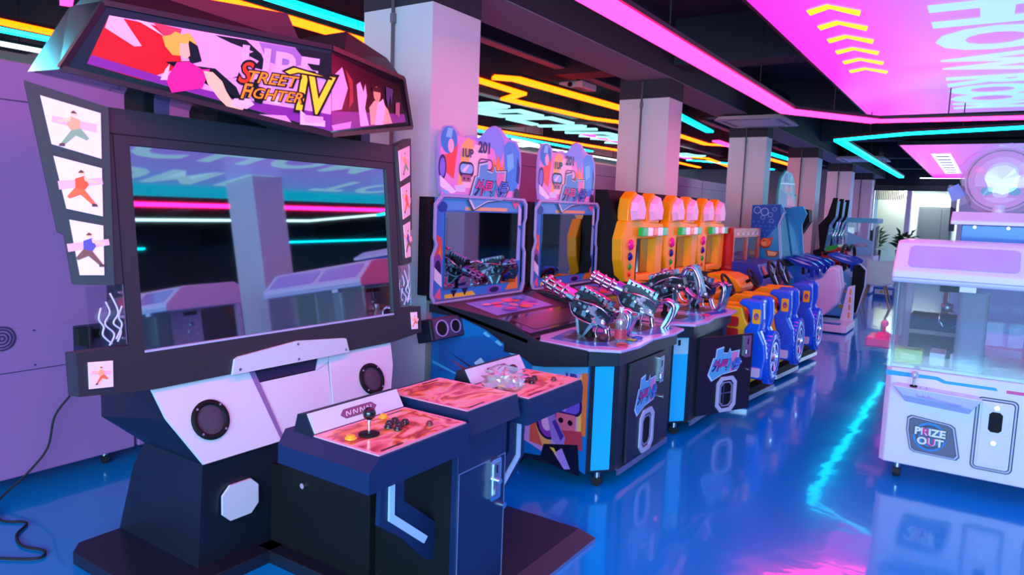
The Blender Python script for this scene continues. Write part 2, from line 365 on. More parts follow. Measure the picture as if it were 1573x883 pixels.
def led(name, x0, x1, y0, y1, label, z=3.0, xa=-1.47, xb=4.6):
    m = bpy.data.materials.get('led_gradient')
    if not m:
        m = bpy.data.materials.new('led_gradient'); m.use_nodes = True; nt = m.node_tree; b = nt.nodes['Principled BSDF']
        b.inputs['Base Color'].default_value = (.02, .02, .02, 1); b.inputs['Roughness'].default_value = .3
        g = nt.nodes.new('ShaderNodeNewGeometry'); sp = nt.nodes.new('ShaderNodeSeparateXYZ'); mr = nt.nodes.new('ShaderNodeMapRange')
        mr.inputs[1].default_value = xa; mr.inputs[2].default_value = xb
        cr = nt.nodes.new('ShaderNodeValToRGB'); e = cr.color_ramp.elements
        e[0].position = 0; e[0].color = (1.0, .03, .82, 1); e[1].position = 1; e[1].color = (0, .62, .85, 1)
        for p, c in ((.05, (1.0, .05, .84, 1)), (.17, (.62, .16, .92, 1)), (.30, (.42, .27, .93, 1)), (.60, (.33, .25, .9, 1)), (.86, (.18, .36, .9, 1)), (.93, (0, .60, .85, 1))):
            k = e.new(p); k.color = c
        nt.links.new(g.outputs['Position'], sp.inputs[0]); nt.links.new(sp.outputs[0], mr.inputs[0]); nt.links.new(mr.outputs[0], cr.inputs[0])
        nt.links.new(cr.outputs[0], b.inputs['Emission Color']); b.inputs['Emission Strength'].default_value = .78
    t = thing(name, label, 'screen', ((x0+x1)/2, (y0+y1)/2, z))
    obj('lit_face', MB().poly([(x0, y0, z), (x0, y1, z), (x1, y1, z), (x1, y0, z)], m), t)
    obj('frame', MB().box(x0-.03, x1+.03, y0-.03, y1+.03, z+.004, z+.07, m_hang), t)
    return t
LT = M('led_letter', (.02, .02, .02), .4, emit=.74, ecol=(.42, .82, 1.0)); LY = M('led_chevron', (.02, .02, .02), .4, emit=1.2, ecol=(1, .72, 0))
t = led('ceiling_led_screen', -1.47, 4.9, -2.6, 11.15, 'huge magenta to blue lit screen on the ceiling with SHOWROOM lettering')
fd = Fr((0, 0, 2.997), (0, 1, 0), (1, 0, 0))     # reads along +Y, letter tops towards +X, faces down
def letter(a, b, ch, s, bold, sx): obj('letter', MB().text(fd.sub(a, b), ch, s, LT, d=.002, bold=bold, sx=sx), t)
for i, ch in enumerate('SHOWROOM'): 
    ys = [4.95, 5.95, 6.78, 7.75, 8.66, 9.30, 9.90, 10.48][i]; sxx = [.95, .98, 1.0, .84, .9, .82, .82, .70][i]
    letter(ys, -.09, ch, 1.0, .055, sxx)
for i, ch in enumerate('WELCOME TO'):
    if ch != ' ': letter(.9+i*.93, 3.45, ch, 1.12, .03, .95)
for i, ch in enumerate('CHOM'): letter(4.55+i*.95, 2.05, ch, 1.2, .03, .9)
for i in range(6):
    y = 5.40+i*.46; x = -1.17-i*.012
    obj('chevron', MB().art(Fr((0, 0, 2.997), (0, 1, 0), (1, 0, 0)), [(LY, [(y, x), (y+.14, x), (y+.02, x+.15), (y+.30, x+.30), (y+.16, x+.33), (y-.10, x+.15)])], d=.002), t)
t = led('ceiling_led_screen', -1.47, 4.9, 15.5, 27.0, 'second magenta lit ceiling screen above the mascot disc')
pg = MB().art(fd, [(K('#e8e4ff', .4, 1), [(17.5, -1.06), (17.5, -.70), (24.4, -.64), (24.4, -1.06)])] + [(K('#9a86c8' if k % 2 else '#c98a9a', .4, 0), rect(18.1+k*.9, 18.35+k*.9, -1.0, -.75)) for k in range(7)], d=.002)
obj('printed_block', pg, t)

# lilac machine backs behind the columns
m_lilac = M('lilac_steel_panel', '#b676b8', .42, var=.03, bscale=2)
m_seam = M('panel_seam', '#4a3560', .6)
LBL = ['large lilac steel machine back left of the fighting cabinet', 'lilac machine back behind the fighting cabinet', 'lilac machine back behind the first gun machine', 'lilac machine back behind the second gun machine', 'lilac machine back left of the orange-lit column', 'lilac machine back right of the orange-lit column', 'lilac machine back beside the pale blue column', 'lilac machine back beyond the pale blue column']
yy = [-.9, 2.16, 4.3, 5.8, 7.3, 8.8, 10.3, 11.8, 13.3]
for i in range(8):
    y0, y1 = yy[i]+.01, yy[i+1]-.01; zt = 2.17 if i == 0 else 2.12
    t = thing('claw_machine', LBL[i], 'machine', (-4.4, (y0+y1)/2, 0))
    mb = MB().box(-4.75, -4.0, y0, y1, .09, zt, m_lilac); obj('body', mb, t, .006)
    mb = MB()
    for yy_ in (y0+.12, y1-.12): mb.cyl((-4.1, yy_, .09), (-4.1, yy_, .05), .02, m_steel).cyl((-4.1, yy_-.012, .032), (-4.1, yy_+.012, .032), .03, m_rubber)
    obj('castor', mb, t)
    fx = FX(-4.0)
    mb = MB().prism(fx, rect(y0+.03, y1-.03, .64, .86), 0, .004, m_lilac)
    mb.art(fx, [(m_seam, rect(y0+.02, y1-.02, .636, .64)), (m_seam, rect(y0+.02, y1-.02, 1.98, 1.985)), (m_seam, rect(y1-.14, y1-.135, .9, 1.95))], d=.0045)
    for a in range(8):
        for b in (.66, .84): mb.cyl(fx.P(y0+.1+a*(y1-y0-.2)/7, b, .004), fx.P(y0+.1+a*(y1-y0-.2)/7, b, .007), .005, m_seam, n=8)
    obj('service_panel', mb, t)
    if i == 0:
        mb = MB()
        for r in (.016, .032, .048, .062): mb.ring(FX(-3.995), ell(1.50, .815, r), ell(1.50, .815, r-.008), 0, .003, m_seam)
        obj('fan_grille', mb, t)
        mb = MB().prism(FX(-3.995), rect(1.83, 2.05, .70, .84), 0, .003, m_seam); mb.prism(FX(-3.995), rect(1.835, 1.90, .735, .83), 0, .05, m_rubber); mb.prism(FX(-3.995), rect(1.93, 1.97, .76, .81), 0, .006, m_dark)
        obj('power_inlet', mb, t)
cb = MB().tube(smooth([(-3.955, 1.87, .74), (-3.93, 1.875, .70), (-3.93, 1.87, .62), (-3.93, 1.79, .50), (-3.93, 1.70, .39), (-3.93, 1.66, .23), (-3.93, 1.56, .12), (-3.9, 1.42, .03), (-3.72, 1.36, .008), (-3.60, 1.42, .008), (-3.50, 1.34, .008), (-3.37, 1.31, .008), (-3.25, 1.345, .008), (-3.2, 1.30, .008), (-3.30, 1.22, .008), (-3.4, 1.17, .008)]), .0058, m_rubber, 8)
tag(obj('power_cord', cb), 'black power cord hanging from the lilac machine back onto the floor', 'cord')

# ceiling fittings
def ac(x0, x1, y0, y1, z, label):
    t = thing('air_conditioner', label, 'air conditioner', ((x0+x1)/2, (y0+y1)/2, z))
    obj('panel', MB().prism(FZ(z), rrect(x0, x1, y0, y1, .12), 0, .05, m_white, s1=rrect(x0+.05, x1-.05, y0+.05, y1-.05, .1)), t)
    mb = MB()
    for a, b, c, d in ((x0+.2, x1-.2, y0+.08, y0+.14), (x0+.2, x1-.2, y1-.14, y1-.08), (x0+.08, x0+.14, y0+.2, y1-.2), (x1-.14, x1-.08, y0+.2, y1-.2)): mb.box(a, b, c, d, z-.006, z, M('vent_grey', '#8b8aa0', .5))
    obj('air_outlet', mb, t)
    obj('casing', MB().box(x0+.15, x1-.15, y0+.15, y1-.15, z+.05, z+.42, m_dark), t)
    return t
ac(-3.42, -2.42, 10.3, 11.4, 2.92, 'white cassette air conditioner panel above the pale blue column')
ac(-3.0, -1.95, 17.9, 19.2, 2.95, 'farther white cassette air conditioner beyond the fourth column')
pj = thing('projector', 'white projector hung from the ceiling left of the orange-lit column', 'projector', (-4.55, 8.3, 3.1))
obj('body', MB().box(-4.72, -4.38, 8.1, 8.5, 3.1, 3.18, m_white), pj, .01); obj('mount', MB().cyl((-4.55, 8.3, 3.18), (-4.55, 8.3, 3.63), .02, m_dark), pj); obj('lens', MB().cyl((-4.55, 8.08, 3.14), (-4.55, 8.1, 3.14), .03, m_dark), pj)
# ---------------------------------------------------------------- fighting cabinet
YC = 2.125
fc = thing('fighting_arcade_cabinet', 'large black fighting game arcade cabinet with a huge screen, lit marquee and two joystick panels', 'arcade machine', (-2.3, YC, 0))
BZ = Fr((-2.60, YC, .95), (0, 1, 0), (-.0958, 0, .9954))
# base plates
mb = MB().prism(FZ(0), [(-3.12, YC-.70), (-3.05, YC-.755), (-2.5, YC-.755), (-2.42, YC-.70), (-2.42, YC+.70), (-2.5, YC+.755), (-3.12, YC+.755)], 0, .055, m_black)
mb.box(-2.5, -1.9, YC-.26, YC+.26, 0, .055, m_black)
obj('base_plate', mb, fc, .004)
fp = [(-1.98, YC-.74), (-1.46, YC-.74), (-1.46, YC+.74), (-1.98, YC+.74)]
fq = [(-1.98, YC-.78), (-1.39, YC-.78), (-1.39, YC+.78), (-1.98, YC+.78)]
obj('foot_plate', MB().prism(FZ(0), fq, 0, .02, m_steel).prism(FZ(0), fq, .02, .062, m_black, s1=fp), fc)
# speaker tower body: wider shoulders above a narrower box
def xz(y): return Fr((0, y, 0), (1, 0, 0), (0, 0, 1))       # u=X v=Z n=-Y
low = [(-3.12, .055), (-2.52, .055), (-2.484, .497), (-2.90, .497), (-2.99, .383)]
mb = MB().prism(xz(YC), low, -.525, .525, m_black)
up0 = [(-2.90, .497), (-2.484, .497), (-2.575, .70), (-2.62, .86), (-2.98, .86), (-3.02, .616)]
mb2 = MB()
vs = []
for y in (YC-.525, YC-.64, YC+.64, YC+.525): pass
sh = [((-2.90, .497), .525), ((-2.484, .497), .525), ((-2.57, .69), .63), ((-2.622, .83), .66), ((-2.98, .83), .66), ((-3.02, .616), .64)]
n = len(sh); vs = [(x, YC-wd, z) for (x, z), wd in sh]+[(x, YC+wd, z) for (x, z), wd in sh]
mb.add(vs, [[i, (i+1) % n, n+(i+1) % n, n+i] for i in range(n)]+[list(range(n)), [n+i for i in range(n)]], m_black)
mb.box(-3.02, -2.72, YC-.6, YC+.6, .83, 1.6, m_black)
obj('body', mb, fc)
# front speaker sheets on the slanting face
SF = Fr((-2.484, YC, .497), (0, 1, 0), (-.138, 0, .333)); k = .3605
def sh_panel(s):
    pts = [(s*.525, 0), (s*.63, .21), (s*.665, k), (s*.235, k), (s*.155, 0)]
    return pts if s > 0 else pts[::-1]
for s in (-1, 1):
    p = obj('speaker_panel', MB().prism(SF, sh_panel(s), .001, .012, m_pearl), fc, label='%s pearl white slanted speaker panel' % ('near' if s < 0 else 'far'))
    c = SF.P(s*.455, .165, .012)
    mb = MB().lathe(c, SF.n, [(.082, 0), (.082, .008), (.074, .013), (.064, .013), (.060, .006)], m_dark, 32)
    q = obj('speaker', mb, p)
    mb = MB().lathe(c, SF.n, [(.061, .004), (.04, .010), (.0, .012)], M('speaker_mesh', '#54465f', .5, bump=.6, bscale=500), 32)
    obj('grille', mb, q)
    mb = MB()
    for i in range(4):
        a = math.radians(45+90*i); cc = SF.P(s*.455+.072*math.cos(a), .165+.072*math.sin(a), .023); mb.cyl(cc, cc+SF.n*.003, .005, m_steel, n=8)
    obj('screw', mb, q)
# recessed middle sheet between the speakers
mb = MB().prism(SF, [(-.15, 0), (.155, 0), (.215, .30), (.13, .27), (-.20, .27)], .001, .004, m_pearl)
obj('recessed_panel', mb, fc)

obj('recess_side', MB().prism(SF, [(-.235, k), (-.155, 0), (-.135, 0), (-.205, k)], .001, .010, M('mauve_edge', '#8c6fa8', .4)), fc)
obj('recess_side', MB().prism(SF, [(.13, .27), (.215, .30), (.235, k), (.18, k)], .001, .011, m_pearl), fc)
obj('recess_top', MB().prism(SF, [(-.205, .275), (.125, .275), (.18, k), (-.225, k)], .001, .006, M('recess_navy', '#0c1640', .5)), fc)
obj('service_cover', MB().prism(FX(-2.49), chrect(YC-.44, YC-.27, .225, .375, .035), 0, .012, m_pearl), fc, label='small white octagonal cover plate')
# screen bezel
w = .775
out = [(-w, .915), (-w, .27), (-.735, .25), (-.735, .04), (-.925, .04), (-.925, -.115), (-.665, -.14), (.665, -.14), (.90, -.115), (.90, .02), (.735, .03), (.735, .25), (w, .27), (w, .915)]
Si = rect(-.682, .682, .005, .785)
mb = MB()
for pts in ([(-w, .785), (w, .785), (w, .915), (-w, .915)], [(-w, .27), (-.682, .27), (-.682, .785), (-w, .785)], [(.682, .27), (w, .27), (w, .785), (.682, .785)],
            [(-.735, .005), (-.682, .005), (-.682, .27), (-.735, .27)], [(.682, .005), (.735, .005), (.735, .27), (.682, .27)],
            [(-.735, .04), (-.925, .04), (-.925, -.115), (-.665, -.14), (.665, -.14), (.90, -.115), (.90, .03), (.735, .03), (.735, .005), (-.735, .005)]):
    mb.prism(BZ, pts, -.08, 0, m_bezel)
obj('bezel', mb, fc)
sm = MB().art(BZ, [(m_dark, rect(-w, w, .818, .822)), (m_dark, rect(-.744, -.741, .05, .818)), (m_dark, rect(.741, .744, .05, .818))], d=.0006)
obj('bezel_seam', sm, fc)
obj('screen', MB().prism(BZ, rect(-.69, .69, -.004, .79), -.03, -.012, m_screen), fc)
obj('screen_edge', MB().prism(BZ, rect(-.682, .682, .005, .013), -.012, .001, M('pale_screen_edge', '#b9c0e6', .3)), fc)
# white trim plate under the screen
mb = MB().prism(BZ, [(-.325, -.142), (.335, -.145), (.318, -.075), (.30, -.07), (.02, -.045), (-.29, -.07), (-.31, -.08)], .002, .016, m_pearl)
obj('trim_plate', mb, fc)
mb = MB()
for a, b in ((-.29, -.125), (.31, -.128), (0.02, -.06), (0.02, -.13)): mb.cyl(BZ.P(a, b, .016), BZ.P(a, b, .019), .006, m_steel, n=10)
obj('screw', mb, fc)
# bottom corner cards and acrylic flame plates
skin = '#f0b99a'
CARD = M('backlit_card', '#f6dcee', .4, emit=.12, ecol=(1, .5, .75))
def card(fr, pts, par, idx, hot):
    mb = MB().prism(fr, pts, .001, .006, CARD)
    ca = sum(p[0] for p in pts)/4; cb_ = sum(p[1] for p in pts)/4; H = max(p[1] for p in pts)-min(p[1] for p in pts)
    f2 = fr.sub(ca, cb_, .0065); r = random.Random(idx); c1, c2 = hot; e = .25
    s = H*.9; fl = r.choice((-1, 1))
    def P(l): return [(x*s*fl, y*s) for x, y in l]
    shp = [('#f4a6c4', P([(-.38, .1), (.34, .2), (.36, .08), (-.36, -.06)])),
           (c1, P([(-.10, .16), (.05, .22), (.12, .05), (.04, -.06), (-.10, -.02)])),        # torso
           (skin, P([(.04, .2), (.26, .12), (.27, .08), (.06, .12)])),                         # arm
           (c2, P([(-.10, .0), (.05, -.05), (.22, -.30), (.17, -.33), (-.02, -.14), (-.2, -.22), (-.24, -.18)])),   # legs
           ('#5a3240', P([(.16, -.30), (.24, -.31), (.26, -.36), (.16, -.36)])),
           (skin, 'c', 0.0, s*.27, s*.045), ('#6a3b2c', P([(-.05, .28), (.0, .33), (.05, .29), (.03, .27), (-.04, .27)]))]
    mb.art(f2, shp, d=.0005, emit=e)
    return obj('picture_card', mb, par)
for s, pts in ((-1, [(-.889, .002), (-.892, -.093), (-.809, -.100), (-.804, -.005)]), (1, [(.811, .004), (.815, -.09), (.863, -.093), (.863, .002)])):
    card(BZ, pts if s < 0 else pts, fc, 5+s, ('#e8a07c', '#e06a4c'))
    a0, a1 = (-.873, -.742) if s < 0 else (.742, .835)
    ap = obj('acrylic_plate', MB().prism(BZ, rect(a0, a1, .045, .268), -.012, -.004, m_acry), fc)
    mb = MB()
    cx = (a0+a1)/2 - s*.01; lc = K('#d8d4f4', .4)
    for q in ([(.02, .06), (.035, .10), (.01, .13), (.03, .17), (.005, .24)], [(-.01, .05), (.01, .09), (-.02, .13), (.0, .17), (-.012, .21)], [(.0, .055), (-.03, .09), (-.025, .12), (-.04, .15), (-.03, .19)], [(.015, .07), (.04, .12), (.03, .15), (.045, .19)]):
        mb.tube(smooth([BZ.P(cx+x, y, -.003) for x, y in q]), .0034, lc, 6)
    obj('flame_emblem', mb, ap)
    for b in (.07, .15, .24): obj('screw', MB().cyl(BZ.P(s*.757, b, -.004), BZ.P(s*.757, b, .006), .006, m_chrome, n=10), ap)
# side wings with three backlit cards each
HOT = [('#e79a78', '#7f9a80'), ('#e2502e', '#e2643c'), ('#5a4aa8', '#7a4a4a')]
for s in (-1, 1):
    a = math.radians(22); wf = Fr((-2.66, YC+s*.80, 1.5), (-math.sin(a)*1, s*math.cos(a), 0), (-.0958, 0, .9954))
    if s < 0: n_ = -1
    else: n_ = 1
    P = [(-.035, .36), (-.035, -.285), (.095, -.278), (.115, -.10), (.135, -.09), (.215, .425)]
    D = (0, -.05) if n_ > 0 else (0, .05)
    wg = obj('side_wing', MB().prism(wf, P, D[0], D[1], m_bezel), fc)
    fr2 = wf if s > 0 else wf
    for j, q in enumerate(([(-.010, .335), (.170, .378), (.142, .213), (-.008, .172)], [(-.008, .138), (.138, .173), (.105, -.010), (-.006, -.035)], [(-.006, -.068), (.098, -.048), (.072, -.245), (-.004, -.247)])):
        if s < 0:      # face outwards: normal of the left frame points away, so mirror the frame
            g = Fr(wf.o, -wf.u, wf.v); card(g, [(-x, y) for x, y in q], wg, 10+j, HOT[j])
        else: card(wf, q, wg, 20+j, HOT[j])
# marquee
A0 = Vector((-2.35, YC, 1.83))
m_hood = M('dark_maroon_hood', (.035, .008, .022), .35)
m_art = {}
LITe = .35
mq = obj('marquee_box', MB().add([
    (-2.35, YC, 1.83), (-2.70, YC-.90, 1.972), (-2.652, YC-.775, 2.215), (-2.35, YC, 2.19), (-2.652, YC+.775, 2.215), (-2.70, YC+.90, 1.972),
    (-2.75, YC, 1.86), (-2.90, YC-.90, 1.972), (-2.90, YC-.775, 2.215), (-2.90, YC+.775, 2.215), (-2.90, YC+.90, 1.972), (-2.90, YC, 2.2)],
    [[0, 1, 2, 3], [0, 3, 4, 5], [0, 6, 7, 1], [0, 5, 10, 6], [1, 7, 8, 2], [5, 4, 9, 10], [2, 8, 11, 3], [3, 11, 9, 4], [6, 10, 9, 11, 8, 7]], M('gloss_dark_metal', (.012, .01, .018), .14, coat=.5)), fc)
ML = Fr(A0, (.35, .90, -.155), (-.0, .0, 1.0)); ML.u = (A0-Vector((-2.70, YC-.90, 1.985))).normalized(); ML.v = (Vector((-2.62, YC-.73, 2.27))-Vector((-2.70, YC-.90, 1.985)))
ML.n = Vector((.93, -.36, 0)).normalized(); ML.n = ML.u.cross(Vector((-2.35, YC, 2.26))-A0).normalized(); ML.v = Vector((0, 0, 1)); ML.u = Vector((.35, .90, 0))
MR = Fr(A0, (0, 1, 0), (0, 0, 1)); MR.u = Vector((-.35, .90, 0)); MR.v = Vector((0, 0, 1)); MR.n = Vector((.93, .36, 0)).normalized()
ML.n = Vector((.93, -.36, 0)).normalized()
def ml(l): return [(-a, b) for a, b in l]      # a counted leftwards from the apex (0..1)
E1 = LITe
def AL(c, pts, e=None): return (K(c, .25, E1 if e is None else e), ml(pts))
base_poly = [(0, .015), (.92, .168), (.845, .345), (0, .335)]
shapes = [AL('#e88ad8', base_poly),
    AL('#c01018', [(.92, .168), (.845, .345), (.62, .33), (.60, .20), (.74, .135)]), AL('#e63050', [(.70, .345), (.60, .338), (.62, .27), (.66, .30)]),
    AL('#f09adf', [(.845, .345), (.80, .342), (.74, .255), (.765, .25), (.86, .30)]), AL('#f4a8e4', [(.76, .345), (.72, .343), (.66, .30)]),
    AL('#7a1f88', [(0, .015), (.92, .168), (.905, .20), (.55, .13), (.30, .10), (0, .085)]),
    AL('#0c0716', [(.48, .335), (.36, .335), (.30, .29), (.27, .225), (.33, .235), (.31, .262), (.36, .28), (.33, .295), (.42, .315)]),
    AL('#8f5aa8', [(.31, .336), (.0, .335), (.0, .30), (.22, .25), (.28, .27)]),
    AL('#0c0716', [(.16, .336), (0, .335), (0, .21), (.09, .26)]),
    AL('#0c0716', [(.66, .21), (.575, .225), (.54, .20), (.44, .12), (.37, .085), (.40, .15), (.48, .21)]),
    # generic figure: burst of orange hair, pink jacket, bare forearm
    AL('#e89a3c', [(.66, .265), (.67, .30), (.64, .31), (.625, .325), (.60, .318), (.575, .328), (.56, .31), (.548, .29), (.56, .262), (.60, .24), (.635, .238)]),
    AL('#0c0716', [(.575, .30), (.545, .285), (.53, .23), (.57, .215), (.585, .25)]),
    AL('#f0a08c', [(.61, .285), (.578, .288), (.572, .245), (.59, .228), (.61, .245)]),
    AL('#e21880', [(.62, .215), (.575, .222), (.53, .20), (.50, .205), (.53, .13), (.64, .10), (.66, .145)]),
    AL('#f2a8d0', [(.66, .185), (.645, .205), (.655, .145), (.68, .142)]),
    AL('#f0a890', [(.525, .195), (.49, .195), (.455, .165), (.44, .13), (.42, .10), (.36, .098), (.375, .065), (.43, .065), (.47, .10), (.51, .15)]),
    AL('#f2a0d8', [(.41, .105), (.35, .112), (.33, .09), (.36, .07), (.42, .075)]),
    AL('#ee86e0', [(.36, .052), (.20, .06), (.17, .028), (.30, .045)]),
    AL('#0c0716', [(.335, .165), (.325, .20), (.31, .16), (.29, .12), (.30, .095), (.33, .10)])]
shapes += [AL('#efa6e6', [(.31, .20), (.22, .235), (.215, .20), (.27, .19), (.26, .14), (.22, .13), (.225, .10), (.30, .115), (.30, .15), (.26, .165)], .4)]
def bigt(x, y, ch, s=.17, c='#d49ad8'): return (K(c, .25, E1*.6), 't', x, y, s, ch, dict(bold=.03, shear=.1, sx=1.0))
shapes += [bigt(-.33, .245, 'U'), bigt(-.215, .24, 'P'), bigt(-.11, .235, 'E'), (K('#e9a4ea', .25, E1), [(-.14, .03), (-.03, .03), (-.03, .055), (-.10, .06), (-.14, .09)])]
blk, org = K('#16060c', .25), K('#f0701c', .25, .7)
red = K('#e22a14', .25, .6); gold = K('#f5a020', .25, .8)
def lg(x, y, s, t, mt, sx=.9):
    return [(blk, 't', x, y, s*1.06, t, dict(bold=.07, shear=.35, sx=sx)), (mt, 't', x, y, s, t, dict(bold=.012, shear=.35, sx=sx))]
LG = lg(-.375, .205, .115, 'S', red) + lg(-.265, .195, .062, 'TREET', org, 1.15) + lg(-.372, .135, .085, 'F', org) + lg(-.248, .133, .058, 'IGHTER', org, 1.1)
shapes += LG[0::2] + LG[1::2]
shapes += [(blk, [(-.50, .165), (-.40, .185), (-.38, .20), (-.42, .18)]), (K('#e88ad8', .25, E1), [(-.13, .07), (-.04, .07), (-.04, .045), (-.12, .04)])]
lay = MB().art(ML, shapes, d=.003, step=.0004)
obj('left_marquee_art', lay, mq)
shapes = [(K('#0c0716', .2, .1), [(0, .015), (.905, .162), (.80, .335), (0, .335)]),
    (K('#7a1f88', .25, E1), [(0, .015), (.905, .162), (.88, .20), (0, .10)]),
    (K('#efa0e2', .25, E1), [(0, .10), (.10, .12), (.16, .22), (.10, .30), (0, .24)]), (K('#a03030', .25, .1), [(.13, .30), (.21, .26), (.22, .17), (.17, .13), (.18, .22)]),
    (K('#ee86e0', .25, E1), [(0, .04), (.20, .08), (.19, .05), (.02, .02)]),
    (K('#efa8e8', .25, E1), [(.30, .07), (.27, .17), (.25, .25), (.29, .27), (.33, .23), (.35, .27), (.37, .22), (.35, .16), (.40, .085)]),
    (K('#f0a0a0', .25, E1), [(.42, .09), (.40, .17), (.46, .21), (.56, .22), (.64, .19), (.70, .13), (.60, .115)]),
    (K('#f0b0ee', .25, E1), [(.47, .095), (.50, .20), (.57, .235), (.60, .20), (.58, .11)]),
    (K('#e89080', .25, E1), 'c', .49, .245, .045, .035), (K('#14060c', .25), [(.43, .27), (.54, .285), (.55, .26), (.43, .25)]),
    (K('#3a3a7a', .25, .15), [(.60, .30), (.70, .30), (.68, .22), (.66, .27), (.64, .20), (.61, .24)]), (K('#b0688a', .25, .1), [(.74, .24), (.80, .25), (.80, .17), (.74, .18)])]
shapes += [(blk, [(-.02, .335), (.0, .335), (.0, .33)])]
def lg2(x, y, s, t, mt, sx=.9): return [(blk, 't', x, y, s*1.05, t, dict(bold=.06, shear=.2, sx=sx)), (mt, 't', x, y, s, t, dict(bold=.02, shear=.2, sx=sx))]
lay = MB().art(MR, shapes, d=.003, step=.0004)
obj('right_marquee_art', lay, mq)
# the IV of the logo sits across the fold: I on the left face, V on the right
lay = MB().art(ML, lg2(-.145, .155, .21, 'I', gold, .9) + lg2(-.07, .15, .22, 'V', gold, .8) + [(blk, [(-.22, .235), (-.17, .262), (.0, .235), (.0, .225), (-.15, .232), (-.19, .22)]), (gold, [(-.205, .234), (-.168, .254), (-.04, .236), (-.15, .238), (-.185, .226)])], d=.012, step=.0004)
obj('logo_numeral', lay, mq)
# frame bars around the faces
mb = MB()
L1, L2 = Vector((-2.70, YC-.90, 1.972)), Vector((-2.652, YC-.775, 2.215)); R1, R2 = Vector((-2.70, YC+.90, 1.972)), Vector((-2.652, YC+.775, 2.215)); T0 = Vector((-2.35, YC, 2.19))
def bar(p, q, r=.014): mb.cyl(p, q, r, m_hood, n=4, smooth=False)
for p, q in ((A0, L1), (L1, L2), (L2, T0), (A0, R1), (R1, R2), (R2, T0)): bar(p, q)
obj('marquee_frame', mb, mq)
# hood fins on top
mb = MB()
for s in (-1, 1):
    mb.add([(-2.40, YC+s*.12, 2.19), (-2.66, YC+s*.775, 2.215), (-2.70, YC+s*.70, 2.31), (-2.43, YC+s*.16, 2.30), (-2.72, YC+s*.12, 2.19), (-2.90, YC+s*.775, 2.215), (-2.90, YC+s*.70, 2.31), (-2.72, YC+s*.16, 2.30)],
           [[0, 1, 2, 3], [4, 5, 6, 7], [0, 1, 5, 4], [1, 2, 6, 5], [2, 3, 7, 6], [3, 0, 4, 7]], m_hood)
obj('marquee_hood', mb, mq)
# side end caps in polished steel reflect the neon
for s in (-1, 1):
    mb = MB().add([(-2.705, YC+s*.905, 1.968), (-2.657, YC+s*.78, 2.22), (-2.84, YC+s*.80, 2.22), (-2.88, YC+s*.93, 1.968)], [[0, 1, 2, 3]], M('polished_end_cap', (.75, .75, .78), .18, metal=1))
    obj('end_cap', mb, mq)
for s in (-1, 1): obj('marquee_post', MB().box(-2.86, -2.72, YC+s*.55-.05, YC+s*.55+.05, 1.80, 2.02, m_dark).prism(FX(-2.72), rect(YC+s*.55-.01, YC+s*.55+.05, 1.8, 2.02), 0, .004, M('plum_post', '#6b4a78', .4)), fc)
obj('marquee_post', MB().box(-2.9, -2.7, YC-.3, YC+.3, 1.75, 1.95, m_dark), fc)

# console: middle pedestal, tongue to the body, trays and fins
m_navy = M('navy_powder_coat', (.006, .022, .085), .36, bump=.04, bscale=300)
obj('console_tongue', MB().prism(xz(YC), [(-2.5, .055), (-1.9, .055), (-1.9, .62), (-2.2, .45), (-2.5, .40)], -.19, .19, m_dark).cyl((-2.28, YC-.19, .36), (-2.28, YC-.205, .36), .012, m_chrome, n=12), fc)
mb = MB().prism(xz(YC), [(-1.96, .06), (-1.5, .06), (-1.5, .715), (-1.46, .74), (-1.455, .80), (-1.46, .825), (-1.85, .825), (-1.96, .70)], -.155, .155, m_navy)
obj('pedestal', mb, fc, .003)
for s in (-1, 1): obj('side_recess', MB().prism(xz(YC+s*.1565), [(-1.93, .08), (-1.53, .08), (-1.53, .66), (-1.93, .66)], -.001, .001, m_dark), fc)  # flat dark sheets: shade behind the fins put in as colour
ds = obj('pedestal_door', MB().ring(FX(-1.5), rect(YC-.15, YC+.15, .075, .585), rect(YC-.147, YC+.147, .078, .582), 0, .0012, M('door_edge', '#8890c0', .3)), fc)
cs = obj('coin_slot', MB().prism(FX(-1.5), rrect(YC+.035, YC+.105, .42, .585, .012), .0, .014, m_chrome).prism(FX(-1.486), rrect(YC+.048, YC+.092, .435, .57, .008), 0, .004, m_steel), ds)
obj('coin_entry', MB().prism(FX(-1.482), rect(YC+.067, YC+.073, .53, .56), 0, .002, m_dark).prism(FX(-1.482), chrect(YC+.055, YC+.085, .44, .47, .005), 0, .004, m_steel).cyl((-1.482, YC+.07, .50), (-1.462, YC+.07, .50), .009, m_chrome, n=12), cs)
obj('door_lock', MB().cyl((-1.5, YC+.135, .375), (-1.485, YC+.135, .375), .013, m_chrome), ds)
# printed panel art, shared look
m_molt = bpy.data.materials.new('molten_print'); m_molt.use_nodes = True
_nt = m_molt.node_tree; _b = _nt.nodes['Principled BSDF']; _b.inputs['Roughness'].default_value = .22
_tc = _nt.nodes.new('ShaderNodeTexCoord'); _mp = _nt.nodes.new('ShaderNodeMapping'); _mp.inputs['Scale'].default_value = (8, 4.5, 8); _mp.inputs['Rotation'].default_value = (0, 0, .5)
_nz = _nt.nodes.new('ShaderNodeTexNoise'); _nz.inputs['Scale'].default_value = 1.0; _nz.inputs['Detail'].default_value = 3; _nz.inputs['Distortion'].default_value = .5
_cr = _nt.nodes.new('ShaderNodeValToRGB'); _e = _cr.color_ramp.elements
_e[0].position = .30; _e[0].color = lin('#7a2430'); _e[1].position = .72; _e[1].color = lin('#ffe0b0')
for _p, _c in ((.37, '#c03a44'), (.43, '#f29a90'), (.48, '#f8d0c0'), (.52, '#f6a040'), (.555, '#a83038'), (.60, '#f4907c'), (.65, '#f8c8b8')):
    _k = _e.new(_p); _k.color = lin(_c)
